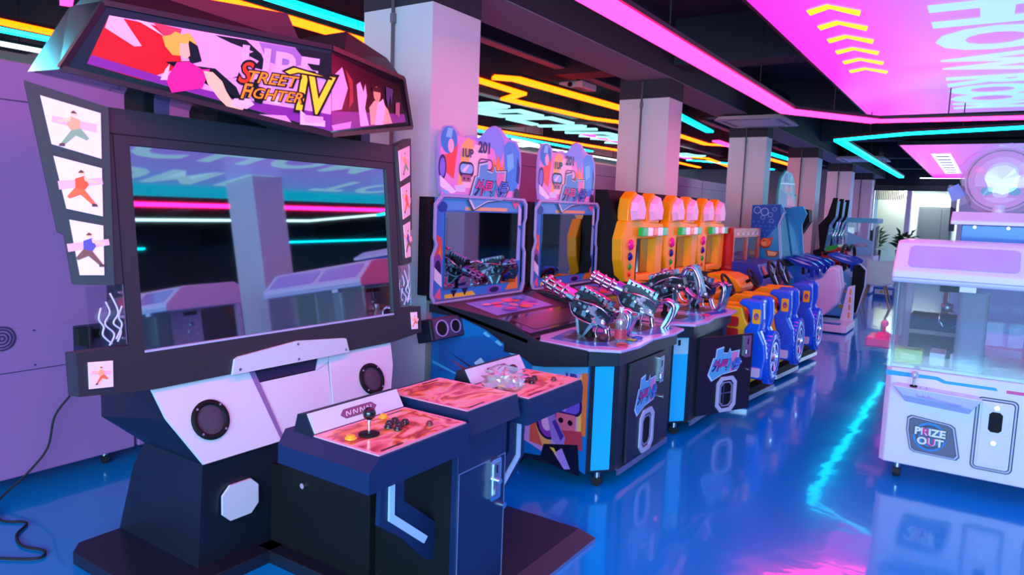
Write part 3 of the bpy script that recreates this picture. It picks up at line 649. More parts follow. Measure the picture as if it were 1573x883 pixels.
_nt.links.new(_tc.outputs['Object'], _mp.inputs[0]); _nt.links.new(_mp.outputs[0], _nz.inputs['Vector']); _nt.links.new(_nz.outputs['Fac'], _cr.inputs[0]); _nt.links.new(_cr.outputs[0], _b.inputs['Base Color'])
def panel_art(fr, W_, D_):
    # molten red-orange print inside a pale pink border with two dark caption bars
    return [(K('#f7b4cc', .22), rect(0, W_, 0, D_)), (m_molt, rect(.012, W_-.012, .012, D_-.012)),
            (K('#3a1420', .22), rect(.03, .13, .016, .026)), (K('#3a1420', .22), rect(W_-.14, W_-.04, D_-.028, D_-.018))]
def button(fr, a, b, r, col, par):
    c = fr.P(a, b, 0); mb = MB().lathe(c, fr.n, [(r*1.25, .0), (r*1.25, .004), (r, .007), (r*.95, .007)], col, 20).lathe(c, fr.n, [(r*.9, .005), (r*.88, .012), (r*.5, .0135), (0, .013)], col, 20)
    return obj('button', mb, par)
def tray(s, y0, y1):
    # y0..y1 printed panel extent; s = -1 near tray, +1 far tray
    ya, yb = (y0-.045, y1+.012) if s < 0 else (y0-.012, y1+.02)
    oy = ya if s < 0 else yb; iy = yb if s < 0 else ya
    g = lambda x, y, z: (x, y, z)
    yo = y0 if s < 0 else y1
    vs = [(-1.432, oy, .695), (-1.432, iy, .695), (-1.84, iy, .70), (-1.84, oy, .70), (-1.430, oy, .762), (-1.430, iy, .775), (-1.86, iy, .775), (-1.84, oy, .762), (-1.43, yo, .799), (-1.43, iy, .799), (-1.86, iy, .799), (-1.86, yo, .799)]
    t = obj('control_tray', MB().add(vs, [[0, 1, 2, 3], [0, 1, 5, 4], [1, 2, 6, 5], [2, 3, 7, 6], [3, 0, 4, 7], [4, 5, 9, 8], [5, 6, 10, 9], [6, 7, 11, 10], [7, 4, 8, 11], [8, 9, 10, 11]], m_navy), fc)
    fr = Fr((-1.437, y0, .80), (0, 1, 0), (-1, 0, 0)); W_ = y1-y0; D_ = .285
    p = obj('control_panel', MB().prism(fr, rect(0, W_, 0, D_), 0, .004, K('#f7b4cc', .22)).art(fr, panel_art(fr, W_, D_), d=.0045, step=.00015), t)
    # white riser with emblem
    mb = MB().add([(-1.724, y0, .802), (-1.724, y1, .802), (-1.765, y1, .868), (-1.765, y0, .868), (-1.80, y1, .86), (-1.80, y0, .86), (-1.82, y1, .79), (-1.82, y0, .79)], [[0, 1, 2, 3], [3, 2, 4, 5], [5, 4, 6, 7], [0, 3, 5, 7], [1, 2, 4, 6]], m_black)
    rf = Fr((-1.724, y0, .802), (0, 1, 0), (-.041, 0, .066)); mb.prism(rf, rect(.006, W_-.006, .004, .074), .001, .005, m_pearl)
    mb.prism(rf, [(W_/2-.085, .038), (W_/2-.065, .022), (W_/2+.065, .022), (W_/2+.085, .038), (W_/2+.065, .055), (W_/2-.065, .055)], .005, .006, K('#8a4a70', .3))
    for q in range(4):
        c_ = W_/2-.048+q*.032; mb.tube(smooth([rf.P(c_-.012, .030, .0062), rf.P(c_-.006, .046, .0062), rf.P(c_+.004, .031, .0062), rf.P(c_+.012, .046, .0062)], 3), .0016, K('#f4dcf4', .3), 5)
    obj('riser_plate', mb, t)
    f = fr.sub(0, 0, .008); jx = .115
    j = obj('joystick', MB().lathe(f.P(jx, .155, 0), (0, 0, 1), [(.034, 0), (.034, .003), (0, .004)], m_dark).cyl(f.P(jx, .155, 0), f.P(jx, .155, .055), .006, m_chrome), t)
    obj('ball_top', MB().ball(f.P(jx, .155, .068), .0215, M('gloss_black_plastic', (.01, .01, .012), .12, coat=.6)), j)
    blkp = M('gloss_black_plastic'); yel = M('amber_button', '#f5a81c', .2, emit=.15)
    for a, b in ((.205, .155), (.235, .178), (.268, .185), (.21, .118), (.243, .14), (.277, .147)): button(f, a, b, .0125, blkp, t)
    button(f, .275, .245, .013, yel, t); button(f, .045, .165, .015, yel, t); button(f, .315, .07, .010, K('#7a2c3c', .3), t)
    return t
tray(-1, 1.497, 1.925); tray(1, 2.335, 2.763)
mt_ = obj('centre_tray', MB().prism(FZ(0), [(-1.445, YC-.165), (-1.445, YC+.165), (-1.88, YC+.165), (-1.88, YC-.165)], .74, .826, m_navy, s1=[(-1.46, YC-.16), (-1.46, YC+.16), (-1.87, YC+.16), (-1.87, YC-.16)]), fc)
fr = Fr((-1.464, YC-.157, .8265), (0, 1, 0), (-1, 0, 0)); obj('centre_panel', MB().prism(fr, rect(0, .314, 0, .385), 0, .003, K('#f7b4cc', .22)).art(fr, panel_art(fr, .314, .385), d=.0035, step=.00015), mt_)
# angled fins under the trays with a pale light strip
for s in (-1, 1):
    F_ = FX(-1.60, YC, 0)
    pts = [(s*.155, .70), (s*.44, .70), (s*.45, .47), (s*.20, .25), (s*.155, .25)]; hole = [(s*.155, .66), (s*.33, .66), (s*.33, .52), (s*.155, .38)]
    q = lambda l: l if s > 0 else l[::-1]
    fn = obj('support_fin', MB().prism(F_, q([(s*.33, .70), (s*.44, .70), (s*.45, .47), (s*.33, .38)]), -.02, 0, m_navy).prism(F_, q([(s*.155, .38), (s*.155, .235), (s*.20, .25), (s*.33, .38), (s*.33, .52)]), -.02, 0, m_navy).prism(F_, q([(s*.155, .66), (s*.33, .66), (s*.33, .70), (s*.155, .70)]), -.02, 0, m_navy), fc)
    obj('light_strip', MB().prism(F_, q([(s*.385, .68), (s*.41, .68), (s*.41, .475), (s*.225, .325), (s*.205, .345), (s*.385, .49)]), 0, .008, M('frosted_strip', '#a9c4ee', .3, emit=.12)), fn)
# crumpled clear plastic bag on the far tray
random.seed(4)
bag = MB(); c0 = Vector((-1.60, 2.40, .845)); vs = []; H, N = 10, 22
for j in range(H+1):
    t = math.pi*j/H
    for i in range(N):
        r = .075*(1+random.uniform(-.28, .28)); vs.append(c0+Vector((math.sin(t)*math.cos(6.283*i/N)*r*1.0, math.sin(t)*math.sin(6.283*i/N)*r*1.35, math.cos(t)*r*.62)))
vs = [Vector((v.x, v.y, max(v.z, .812))) for v in vs]
bag.add(vs, [[j*N+i, j*N+(i+1) % N, (j+1)*N+(i+1) % N, (j+1)*N+i] for j in range(H) for i in range(N)], clear('crumpled_plastic', (.98, .95, .98), .22, .12, haze=.22))
tag(obj('plastic_bag', bag), 'crumpled clear plastic bag lying beside the far joystick', 'bag')
# ---------------------------------------------------------------- gun machines
GL = 'shooting machine'
def logo(fr, mb, w, d=.001):
    # badge outline about 1 wide scaled to w, with the four characters of the game title
    s = w
    o = [(-.5, -.22), (-.36, .12), (-.30, .12), (-.28, .30), (-.06, .34), (-.08, .22), (.06, .20), (.12, .30), (.16, .22), (.42, .24), (.40, .10), (.5, -.02), (.36, -.20), (-.05, -.24), (-.38, -.36)]
    sc = lambda l, k=1: [(x*s*k, y*s*k) for x, y in l]
    n = len(o)
    mb.art(fr, [(K('#3a2c6c'), sc(o, 1.06)), (K('#d9f0fa'), sc(o, 1.0)), (K('#62b8ea'), sc(o, .92)), (K('#f08ccc'), sc([(.14, -.2), (.34, -.17), (.44, -.02), (.36, .10), (.38, .20), (.18, .2)])),
        (K('#1d2170'), 't', -.26*s, -.06*s, .25*s, '外', dict(bold=.05, shear=.25)), (K('#e83a9c'), 't', -.26*s, -.06*s, .24*s, '外', dict(bold=.015, shear=.25)),
        (K('#1d2170'), 't', -.06*s, -.06*s, .25*s, '星', dict(bold=.05, shear=.25)), (K('#e83a9c'), 't', -.06*s, -.06*s, .24*s, '星', dict(bold=.015, shear=.25)),
        (K('#1d2170'), 't', .13*s, -.06*s, .25*s, '入', dict(bold=.05, shear=.25)), (K('#4ab4f2'), 't', .13*s, -.06*s, .24*s, '入', dict(bold=.015, shear=.25)),
        (K('#1d2170'), 't', .31*s, -.06*s, .25*s, '侵', dict(bold=.05, shear=.25)), (K('#4a8cf2'), 't', .31*s, -.06*s, .24*s, '侵', dict(bold=.015, shear=.25))], d=d, step=.0004)
m_gun = M('pink_lit_chrome', (.72, .50, .66), .16, metal=1)
m_gunc = M('blue_grey_chrome', (.30, .46, .58), .2, metal=1)
m_gund = M('dark_gunmetal', (.05, .05, .07), .25, metal=1)
def gun(base, yaw, pitch, par, lift=.10, K_=1.3):
    # base: foot of the mount on the deck; u = muzzle direction
    b = Vector(base); u = Vector((-math.cos(yaw)*math.cos(pitch), -math.sin(yaw)*math.cos(pitch), math.sin(pitch)))
    side = Vector((-math.sin(yaw), math.cos(yaw), 0)); v = side.cross(u)*-1
    if v.z < 0: v = -v
    c = b+Vector((0, 0, lift)); f = Fr(c, u, v)
    class _S(Fr):
        def __init__(s_): s_.o, s_.u, s_.v, s_.n = f.o, f.u*K_, f.v*K_, f.n*K_
    f = _S(); P = f.P
    g = obj('mounted_gun', MB().lathe(b, (0, 0, 1), [(.028, 0), (.028, .02), (.016, .03), (.016, lift-.03)], m_dark, 16).prism(f, [(-.03, -.05), (.03, -.05), (.05, .0), (-.05, .0)], -.02, .02, m_gund), par)
    # receiver: a chunky block crusted with tubes, plates and bolts
    r = random.Random(11)
    mb = MB().prism(f, [(-.11, -.01), (-.08, -.045), (.04, -.055), (.09, -.03), (.105, .02), (.08, .06), (.0, .075), (-.08, .055), (-.11, .03)], -.034, .034, m_gund)
    for k in (-1, 1):
        for q in range(26):
            a, b_ = r.uniform(-.095, .075), r.uniform(-.04, .05); w_, h_ = r.uniform(.008, .034), r.uniform(.006, .02); e = r.uniform(.038, .056)
            mb.prism(f, rect(a-w_/2, a+w_/2, b_-h_/2, b_+h_/2), k*.030, k*e, [m_gun, m_gunc, m_gun, m_gund][q % 4])
        for q in range(6):
            a, b_ = r.uniform(-.08, .06), r.uniform(-.03, .04); mb.cyl(P(a, b_, k*.03), P(a, b_, k*r.uniform(.05, .062)), r.uniform(.008, .017)*K_, [m_gun, m_gunc][q % 2], n=12)
        mb.tube(smooth([P(-.11, .02, k*.03), P(-.06, .045, k*.056), P(.02, .035, k*.06), P(.09, .01, k*.035)], 3), .006, m_gun, 6)
        mb.tube(smooth([P(-.10, -.02, k*.03), P(-.04, -.045, k*.05), P(.05, -.05, k*.048), P(.10, -.01, k*.03)], 3), .005, m_gunc, 6)
    for a in range(7): mb.prism(f, rect(-.085+a*.025, -.070+a*.025, .05, .084), -.024, .024, m_gun if a % 2 else m_gunc)
    mb.cyl(P(-.06, .078, 0), P(.07, .078, 0), .012, m_gun)
    mb.prism(f, [(-.05, -.05), (.05, -.055), (.0, -.13), (-.03, -.13)], -.02, .02, m_gunc).prism(f, [(-.03, -.05), (.03, -.055), (-.01, -.12), (-.02, -.12)], -.028, .028, m_gund)
    obj('receiver', mb, g)
    mb = MB()
    for i in range(6):
        a = math.radians(60*i); x, y = .022*math.cos(a), .022*math.sin(a)
        mb.cyl(P(.09, .012+y, x), P(.262, .012+y, x), .0095*K_, m_gun, n=10)
    mb.cyl(P(.085, .012, 0), P(.125, .012, 0), .040*K_, m_gunc)
    for a in (.145, .19, .235): mb.lathe(P(a, .012, 0), u, [(.026*K_, 0), (.037*K_, .003), (.037*K_, .018), (.026*K_, .022)], m_gun, 18)
    mb.cyl(P(.09, .012, 0), P(.255, .012, 0), .013*K_, m_gund)
    obj('barrel', mb, g)
    mb = MB()
    for k in (-1, 1): mb.tube(smooth([P(-.10, .035, k*.02), P(-.14, .075, k*.03), P(-.18, .065, k*.034), P(-.195, .0, k*.034), P(-.185, -.065, k*.032), P(-.15, -.095, k*.02), P(-.10, -.03, k*.014)], 4), .013, m_gun, 8)
    mb.prism(f, rrect(-.205, -.170, -.085, .085, .014), -.030, .030, m_gunc)
    obj('handle', mb, g)
    mb = MB().tube(smooth([P(-.06, -.04, 0), P(-.07, -.09, 0), P(-.11, -.11, 0), P(-.14, -.08, 0)], 4), .007, m_gun, 8)
    obj('trigger_guard', mb, g)
    obj('cable', MB().tube(smooth([P(-.12, -.06, .03), P(-.10, -.12, .045), P(-.04, -.13, .05), P(.02, -.09, .04)], 4), .004, m_gunc, 6), g)
    return g
m_deck = M('periwinkle_deck', '#8f9be6', .25, coat=.3); m_deckb = M('deck_blue', '#4f7fe0', .22, coat=.3); m_decke = M('deck_edge', '#c9b6ee', .25)
m_well = M('brown_grey_well', '#3c3040', .35)
m_strip = M('cyan_mirror_strip', '#22b0ee', .18, emit=.12, ecol=(0, .45, .8))
# art colours (flat print)
def monitor(y0, par):
    # y0 = left edge of the monitor face; plane X=-2.885
    f = FX(-2.885, y0, .92); W = 1.10; H = .70
    oc = [(.03, 0), (W-.03, 0), (W, .06), (W, .30), (W-.02, .34), (W-.02, .52), (W, .56), (W, H-.04), (W-.04, H), (.09, H), (.02, H-.06), (.02, .42), (.04, .38), (.0, .30), (0, .05)]
    mt = obj('monitor', MB().prism(f, rect(.05, W-.02, .02, H-.02), -.055, -.004, m_dark).box(-3.0+.05, -2.89, y0-.03, y0+.05, .98, 1.60, m_dark), par)
    art = [(K('#3f86dc', .25), rect(.04, W-.04, .02, H-.02)), (K('#5ab0ee', .25), rect(.06, W-.06, .60, .675)), (K('#f0c890', .25), rect(.36, .86, .60, .625)), (K('#d8845c', .25), [(.42, .60), (.44, .67), (.46, .60)]),
        (K('#2350a8', .25), 'c', .12, .62, .05, .035), (K('#e85a50', .25), [(.045, .30), (.13, .28), (.12, .42), (.045, .45)]), (K('#e8904c', .25), [(.07, .30), (.12, .29), (.11, .36)]),
        (K('#8f4ca8', .25), 'c', .085, .24, .04, .08), (K('#241a58', .25), 'c', .085, .22, .03, .06), (K('#e4ecf6', .25), [(.045, .16), (.13, .10), (.125, .18), (.045, .24)]),
        (K('#e86ca0', .25), [(.045, .04), (.13, .02), (.11, .10)]), (K('#f4d040', .25), [(.16, .025), (.50, .025), (.46, .055), (.16, .05)]), (K('#1a1440', .25), [(.22, .075), (.29, .075), (.255, .025)]),
        (K('#1a1440', .25), [(.34, .08), (.41, .08), (.375, .03)]), (K('#8a56c8', .25), 'c', .72, .045, .09, .03), (K('#241a58', .25), 'c', .72, .045, .06, .02), (K('#f08a3c', .25), [(.86, .03), (1.03, .03), (1.02, .14), (.93, .10)]),
        (K('#2a1e50', .25), 'c', .98, .17, .05, .06), (K('#d24a3a', .25), 'c', 1.02, .54, .022, .03), (K('#9cc0f2', .25), [(.99, .24), (1.04, .24), (1.04, .46), (1.0, .50)]), (K('#d4d8f6', .25), [(1.0, .50), (1.04, .50), (1.04, .62), (1.0, .66)]),
        (K('#e26a9c', .25), [(.96, .62), (1.04, .68), (.9, .675)])]
    obj('printed_surround', MB().art(f, art, d=.0, step=.0003), mt)
    obj('screen', MB().prism(f, rect(.145, W-.115, .085, .59), .0085, .011, m_screen), mt)
    sub = MB().ring(f, oc, [(W/2+(x-W/2)*.965, H/2+(y-H/2)*.955) for x, y in oc], .010, .022, K('#b9b4e8', .25))
    sub.ring(f, [(W/2+(x-W/2)*.955, H/2+(y-H/2)*.94) for x, y in oc], [(W/2+(x-W/2)*.945, H/2+(y-H/2)*.925) for x, y in oc], .010, .018, K('#6f86dc', .25))
    obj('acrylic_frame', sub, mt)
    # cloud shaped marquee board
    t = f.sub(0, H)
    ol = [(.10, .0), (W-.12, .0), (W-.09, .10), (W-.08, .22), (W-.09, .33), (W-.15, .41), (W-.23, .41), (W-.30, .44), (W-.36, .48), (W-.43, .49), (W-.50, .46), (W-.55, .39), (W-.60, .37), (.43, .40), (.36, .39), (.30, .33), (.26, .40), (.20, .44), (.13, .43), (.085, .37), (.07, .28), (.075, .10)]
    mq = obj('marquee_board', MB().prism(t, ol, -.02, .004, K('#b58ae0', .3, .12)), mt)
    e = .14; Q = lambda c: K(c, .3, e)
    ar = [(Q('#e08ad6'), [(.10, .005), (W-.13, .005), (W-.1, .2), (W-.15, .38), (.45, .37), (.15, .38), (.08, .28)]), (Q('#2f7fd4'), 'c', .165, .345, .085), (Q('#7cc4ee'), [(.13, .36), (.15, .42), (.20, .42), (.19, .36)]), (Q('#f0b0d0'), 'c', .185, .31, .03, .045), (Q('#e84a50'), [(.09, .24), (.20, .27), (.26, .34), (.22, .1), (.12, .15)]),
        (Q('#f6b070'), [(.26, .05), (.45, .05), (.42, .36), (.36, .38), (.30, .33)]), (Q('#f4c4dc'), [(.30, .05), (.60, .05), (.58, .34), (.44, .34), (.40, .28)]), (Q('#7a8ef0'), [(.44, .37), (.50, .40), (.56, .45), (.62, .475), (.68, .48), (.75, .44), (.80, .36), (.74, .24), (.70, .26), (.66, .33)]),
        (Q('#3f8ce8'), [(.78, .36), (.84, .40), (.92, .40), (.99, .33), (1.0, .18), (.96, .05), (.80, .05), (.80, .2)]), (Q('#6ac4f4'), [(.82, .30), (.90, .32), (.92, .22), (.84, .18)]), (Q('#1f2f90'), [(.96, .30), (1.0, .22), (.99, .10), (.95, .12)]),
        (Q('#f08050'), [(.62, .10), (.66, .26), (.69, .22), (.71, .30), (.76, .20), (.78, .26), (.82, .05), (.70, .02)]), (Q('#f8e0b0'), [(.70, .12), (.72, .2), (.74, .14), (.76, .08)]),
        (Q('#2a1e6a'), 'c', .10, .17, .04, .08), (Q('#7f6ae0'), 'c', .10, .17, .028, .06), (Q('#e6def8'), [(.075, .12), (.25, .02), (.20, .005), (.08, .05)]), (Q('#6fb4f0'), [(.08, .03), (.17, .02), (.15, .0)]),
        # two goggled block heads, left and centre
        (Q('#2a1850'), rrect(.27, .43, .12, .22, .04)), (Q('#8ab4f2'), rrect(.28, .42, .145, .205, .028)), (Q('#f4d0f0'), [(.30, .16), (.36, .20), (.38, .20), (.33, .15)]), (Q('#a85a8c'), rrect(.30, .40, .09, .135, .01)), (Q('#20123c'), 'c', .325, .11, .009), (Q('#20123c'), 'c', .37, .11, .009), (Q('#d8c8f4'), [(.22, .06), (.34, .07), (.34, .02), (.24, .02)]),
        (Q('#6a2f78'), rrect(.475, .645, .175, .255, .035)), (Q('#eaa0dc'), rrect(.487, .633, .187, .245, .026)), (Q('#c8d4fa'), [(.50, .20), (.53, .245), (.55, .245), (.52, .19)]), (Q('#f4b49c'), rrect(.53, .625, .10, .178, .01)), (Q('#20123c'), 'c', .595, .135, .012, .018),
        (Q('#2a1e70'), 't', .35, .275, .075, '1UP', dict(bold=.04)), (Q('#2a1e70'), 't', .545, .325, .10, '201', dict(bold=.04)), (Q('#3c2050'), 'c', .955, .02, .04, .05)]
    mb = MB().art(t, ar, d=.0045, step=.0003)
    logo(t.sub(.615, .075, .012), mb, .47)
    obj('marquee_art', mb, mq)
    return mt
def dz(l, k):
    o = []
    for h in l:
        if h[1] == 'c': o.append((h[0], 'c', h[2], h[3]+k)+tuple(h[4:]))
        else: o.append((h[0], [(a, b+k) for a, b in h[1]]))
    return o
def gun_cabinet(y, label, ajar=False):
    t = thing('shooting_arcade_cabinet', label, 'arcade machine', (-2.2, y, 0), None)
    Y0 = y-.57          # near side plane
    yc = y
    # lower pedestal, chamfered near the aisle
    low = [(-2.35, Y0+.04), (-1.735, Y0+.04), (-1.62, Y0+.175), (-1.62, Y0+.97), (-1.735, Y0+1.10), (-2.35, Y0+1.10)]
    obj('pedestal', MB().prism(FZ(0), low, .085, .70, m_black), t, .003)
    deck = [(-2.14, Y0+.17), (-2.06, Y0+.03), (-1.73, Y0), (-1.575, Y0+.085), (-1.555, Y0+.30), (-1.59, Y0+.58), (-1.555, Y0+.84), (-1.575, Y0+1.06), (-1.73, Y0+1.14), (-2.06, Y0+1.12), (-2.14, Y0+.98)]
    skirt = [(-2.3, Y0+.02), (-1.74, Y0+.02), (-1.605, Y0+.13), (-1.605, Y0+1.02), (-1.74, Y0+1.12), (-2.3, Y0+1.12)]
    obj('deck_skirt', MB().prism(FZ(0), skirt, .70, .785, m_black), t, .003)
    d = obj('deck', MB().prism(FZ(0), deck, .785, .802, m_decke), t, .004)
    cxd, cyd = -1.85, Y0+.57
    mb = MB()
    for cy in (Y0+.33, Y0+.82):
        o = [(-2.10, cy+.14), (-2.04, cy-.22), (-1.76, cy-.25), (-1.63, cy-.17), (-1.61, cy+.05), (-1.66, cy+.20), (-1.80, cy+.22)]
        s = 1 if cy < cyd else -1
        o = [(x, cy+(yy-cy)*s) for x, yy in o]
        mb.prism(FZ(0), o, .802, .8035, m_deckb, s1=o); 
        i_ = [(cxd+(x-cxd)*.62-.03, cy+(yy-cy)*.62) for x, yy in o]
        mb.prism(FZ(0), i_, .8035, .805, m_well)
    mb.art(FZ(.8052), [(K('#d0b8f4', .25), [(-2.08, Y0+.26), (-1.78, Y0+.48), (-1.64, Y0+.48), (-1.64, Y0+.465), (-1.77, Y0+.465), (-2.08, Y0+.245)])], d=0)
    obj('deck_inlay', mb, d)
    gun((-1.90, Y0+.34, .805), .10, .42 if not ajar else -.30, t, .16 if not ajar else .21); gun((-1.88, Y0+.96, .805), .30 if not ajar else -.15, .42 if not ajar else .22, t, .16)
    # near side: black upper flank, blue printed lower flank with the goggled robot
    up = [(-2.86, .93), (-2.68, .93), (-2.26, .885), (-2.06, .80), (-1.735, .79), (-1.735, .70), (-2.00, .66), (-2.08, .655), (-2.42, .82), (-2.60, .87), (-2.86, .88)]
    mb = MB()
    for yy, a, b in ((0, -.02, .0), (0, -1.14, -1.12)): mb.prism(xz(Y0), up, a, b, m_black)
    mb.box(-2.86, -2.62, Y0+.045, Y0+1.12, .30, .88, m_black).prism(xz(Y0), [(-2.70, .30), (-2.32, .30), (-2.32, .74), (-2.44, .80), (-2.60, .86), (-2.70, .87)], -1.12, -.045, m_black)
    obj('flank', mb, t)
    fl = xz(Y0+.032)
    arm = [(-2.86, .10), (-2.35, .10), (-2.0, .13), (-1.97, .17), (-1.735, .085), (-1.735, .70), (-2.08, .66), (-2.42, .82), (-2.60, .87), (-2.86, .88)]
    sp = obj('side_panel', MB().prism(fl, arm, -.01, .003, K('#0f78c8', .3)), t)
    R_ = [(K('#1c62b4', .3), [(-2.80, .70), (-2.45, .78), (-2.2, .68), (-2.3, .55), (-2.8, .5)]), (K('#58b4ee', .3), [(-2.85, .57), (-2.6, .50), (-2.6, .49), (-2.85, .55)]), (K('#a83048', .3), [(-2.72, .60), (-2.38, .45), (-2.40, .50)]), (K('#2a1a50', .3), [(-2.74, .65), (-2.40, .50), (-2.42, .53)]),
        (K('#b8dcf8', .3), [(-2.52, .60), (-2.47, .64), (-2.40, .58), (-2.45, .54)]), (K('#b8dcf8', .3), [(-2.36, .60), (-2.33, .64), (-2.28, .57), (-2.33, .55)]), (K('#7ac8f2', .3), [(-2.46, .79), (-2.44, .805), (-2.40, .78), (-2.42, .77)]), (K('#7ac8f2', .3), [(-2.37, .75), (-2.35, .765), (-2.31, .74), (-2.33, .73)]), (K('#7ac8f2', .3), [(-2.28, .705), (-2.26, .72), (-2.21, .69), (-2.23, .68)]),
        (K('#c4a0e0', .3), [(-2.1, .62), (-1.78, .66), (-1.78, .12), (-2.0, .15), (-2.14, .2)]), (K('#58b4e4', .3), [(-2.1, .66), (-1.74, .695), (-1.74, .655), (-1.95, .62), (-2.1, .61)]), (K('#e87a3c', .3), [(-1.775, .655), (-1.737, .66), (-1.737, .3), (-1.765, .3)]), (K('#f6c060', .3), [(-1.80, .60), (-1.775, .65), (-1.765, .3), (-1.79, .3)]),
        (K('#e0604c', .3), [(-2.1, .50), (-2.02, .44), (-1.96, .18), (-2.1, .2)]), (K('#f0b060', .3), [(-2.06, .3), (-1.98, .27), (-1.93, .17), (-2.0, .17)]),
] + dz([(K('#22164c', .3), 'c', -1.975, .40, .085, .11), (K('#8a3cb4', .3), 'c', -1.975, .40, .07, .095), (K('#e6b8e8', .3), 'c', -1.985, .40, .038, .06),
        (K('#2a1a5c', .3), rrect(-1.945, -1.765, .455, .575, .045)), (K('#6f52cc', .3), rrect(-1.93, -1.78, .47, .562, .036)), (K('#c09aec', .3), [(-1.90, .48), (-1.86, .555), (-1.83, .555), (-1.87, .475)]), (K('#d86a84', .3), rrect(-1.925, -1.80, .36, .462, .012)), (K('#1c0c28', .3), 'c', -1.895, .42, .016), (K('#1c0c28', .3), 'c', -1.835, .415, .016),
        (K('#c03a50', .3), [(-1.92, .36), (-1.76, .38), (-1.75, .27), (-1.86, .28)]), (K('#9a7ad0', .3), [(-1.99, .46), (-1.96, .48), (-1.86, .32), (-1.88, .25), (-1.95, .30)]), (K('#4c2f94', .3), [(-1.95, .40), (-1.93, .42), (-1.87, .33), (-1.89, .30)]), (K('#141028', .3), [(-2.0, .26), (-1.78, .30), (-1.76, .12), (-1.9, .14), (-2.02, .18)]), (K('#b48ae0', .3), [(-1.93, .22), (-1.88, .26), (-1.82, .15), (-1.86, .14)]), (K('#e6c840', .3), [(-1.96, .25), (-1.93, .25), (-1.90, .20)])], -.055) + [
        (K('#2a3a90', .3), 't', -1.84, .62, .055, 'UP', dict(bold=.05))]
    # perspective-true: the u axis of this frame is +X so shapes read as seen from the camera side
    obj('robot_print', MB().art(Fr(fl.o, fl.u, fl.v), R_, d=.0035, step=.0003), sp)
    # chamfer strips
    for k, (a, b) in enumerate((((-1.735, Y0+.04), (-1.62, Y0+.175)), ((-1.62, Y0+.97), (-1.735, Y0+1.10)))):
        a = Vector((a[0], a[1], 0)); b = Vector((b[0], b[1], 0)); u = b-a; fr = Fr(a, u, (0, 0, 1)); L = u.length
        s = obj('mirror_strip', MB().prism(fr, rect(.03, L-.035, .10, .695), 0, .004, m_strip), t)
        if ajar and k == 0: obj('taped_card', MB().prism(fr, rect(.03, L-.035, .58, .692), .0045, .006, K('#a9d8ea', .5)).prism(fr, rect(.06, .08, .64, .68), .0062, .0065, m_dark), s)
    # coin door on the front
    if ajar: hinge = Vector((-1.618, Y0+.30, 0)); fr = Fr(hinge, (.24, .53, 0), (0, 0, 1)); dw = .57; z0, z1 = .10, .675
    else: hinge = Vector((-1.618, Y0+.285, 0)); fr = Fr(hinge, (0, 1, 0), (0, 0, 1)); dw = .53; z0, z1 = .10, .69
    dr = obj('coin_door', MB().prism(fr, rect(0, dw, z0, z1), 0, .014, m_black), t, .002)
    if ajar: obj('door_opening', MB().prism(FX(-1.6195), rect(Y0+.30, Y0+.86, .10, .68), 0, .002, m_dark), t)
    hf = fr.sub(dw*.53, .24, .014)
    mb = MB().ring(hf, chrect(-.105, .105, -.135, .13, .045), chrect(-.078, .078, -.108, .103, .035), 0, .010, K('#cfc8e6', .3))
    mb.ring(hf, chrect(-.066, .066, -.095, .09, .03), chrect(-.055, .055, -.085, .08, .026), 0, .006, K('#8f8cb4', .3))
    mb.prism(hf, chrect(-.055, .055, -.085, .08, .026), 0, .001, m_dark)
    if ajar: mb.prism(hf, rect(-.055, .055, .0, .01), .001, .003, m_steel).prism(hf, rect(-.03, -.022, -.08, .075), .001, .003, m_steel)
    obj('ticket_opening', mb, dr)
    mb = MB(); logo(fr.sub(dw*.48, .475, .0145), mb, .34 if not ajar else .36); obj('door_sticker', mb, dr)
    cs = obj('coin_slot', MB().prism(fr, rrect(dw-.105, dw-.035, .50, .665, .01), .014, .026, m_chrome), dr)
    obj('coin_entry', MB().prism(fr, rect(dw-.075, dw-.065, .60, .64), .026, .0275, m_dark).prism(fr, chrect(dw-.085, dw-.055, .52, .56, .006), .026, .03, m_steel), cs)
    obj('door_lock', MB().cyl(fr.P(dw-.035, .40, .014), fr.P(dw-.035, .40, .03), .011, m_chrome), dr)
    obj('kick_bar', MB().prism(FX(-1.62), rect(Y0+.2, Y0+.95, .055, .092), .0, .012, m_steel), t)
    for x, yy in ((-1.70, Y0+.12), (-1.68, Y0+.72), (-2.25, Y0+.15), (-2.25, Y0+.98)):
        obj('castor', MB().cyl((x, yy, .05), (x, yy, .09), .018, m_steel).cyl((x, yy-.014, .03), (x, yy+.014, .03), .03, m_rubber), t)
    # slope behind the deck: printed card area and a glossy lid
    top = Fr((-2.14, Y0, .802), (0, 1, 0), (-.60, 0, .12))
    obj('slope', MB().prism(top, rect(.0, 1.14, -.02, .66), -.02, .0, m_black), t)
    lid = obj('glossy_lid', MB().prism(top, rect(.10, 1.04, .03, .30), .001, .012, M('gloss_plum_panel', (.05, .03, .06), .12, coat=.7)).prism(top, rect(.20, .94, .06, .25), .013, .014, M('plum_window', '#54404f', .2)), t)
    r = random.Random(3); sh = [(K('#7a8ae8', .25), rect(.22, .92, .36, .62))]
    for i in range(22): sh.append((K(['#f2407c', '#f27a4c', '#6aa4f0', '#e85cae', '#8a50c8', '#f29ab0'][i % 6], .25), 'c', r.uniform(.30, .84), r.uniform(.41, .57), r.uniform(.02, .08), r.uniform(.015, .04)))
    obj('printed_tray', MB().art(top, sh, d=.002, step=.0003), t)
    # speaker box on the near corner
    sf = Fr((-2.60, Y0-.30, .76), (0, 1, 0), (-.25, 0, 1))
    sb = obj('speaker_box', MB().prism(sf, rect(.03, .34, .0, .135), -.12, 0, m_black), t, .008)
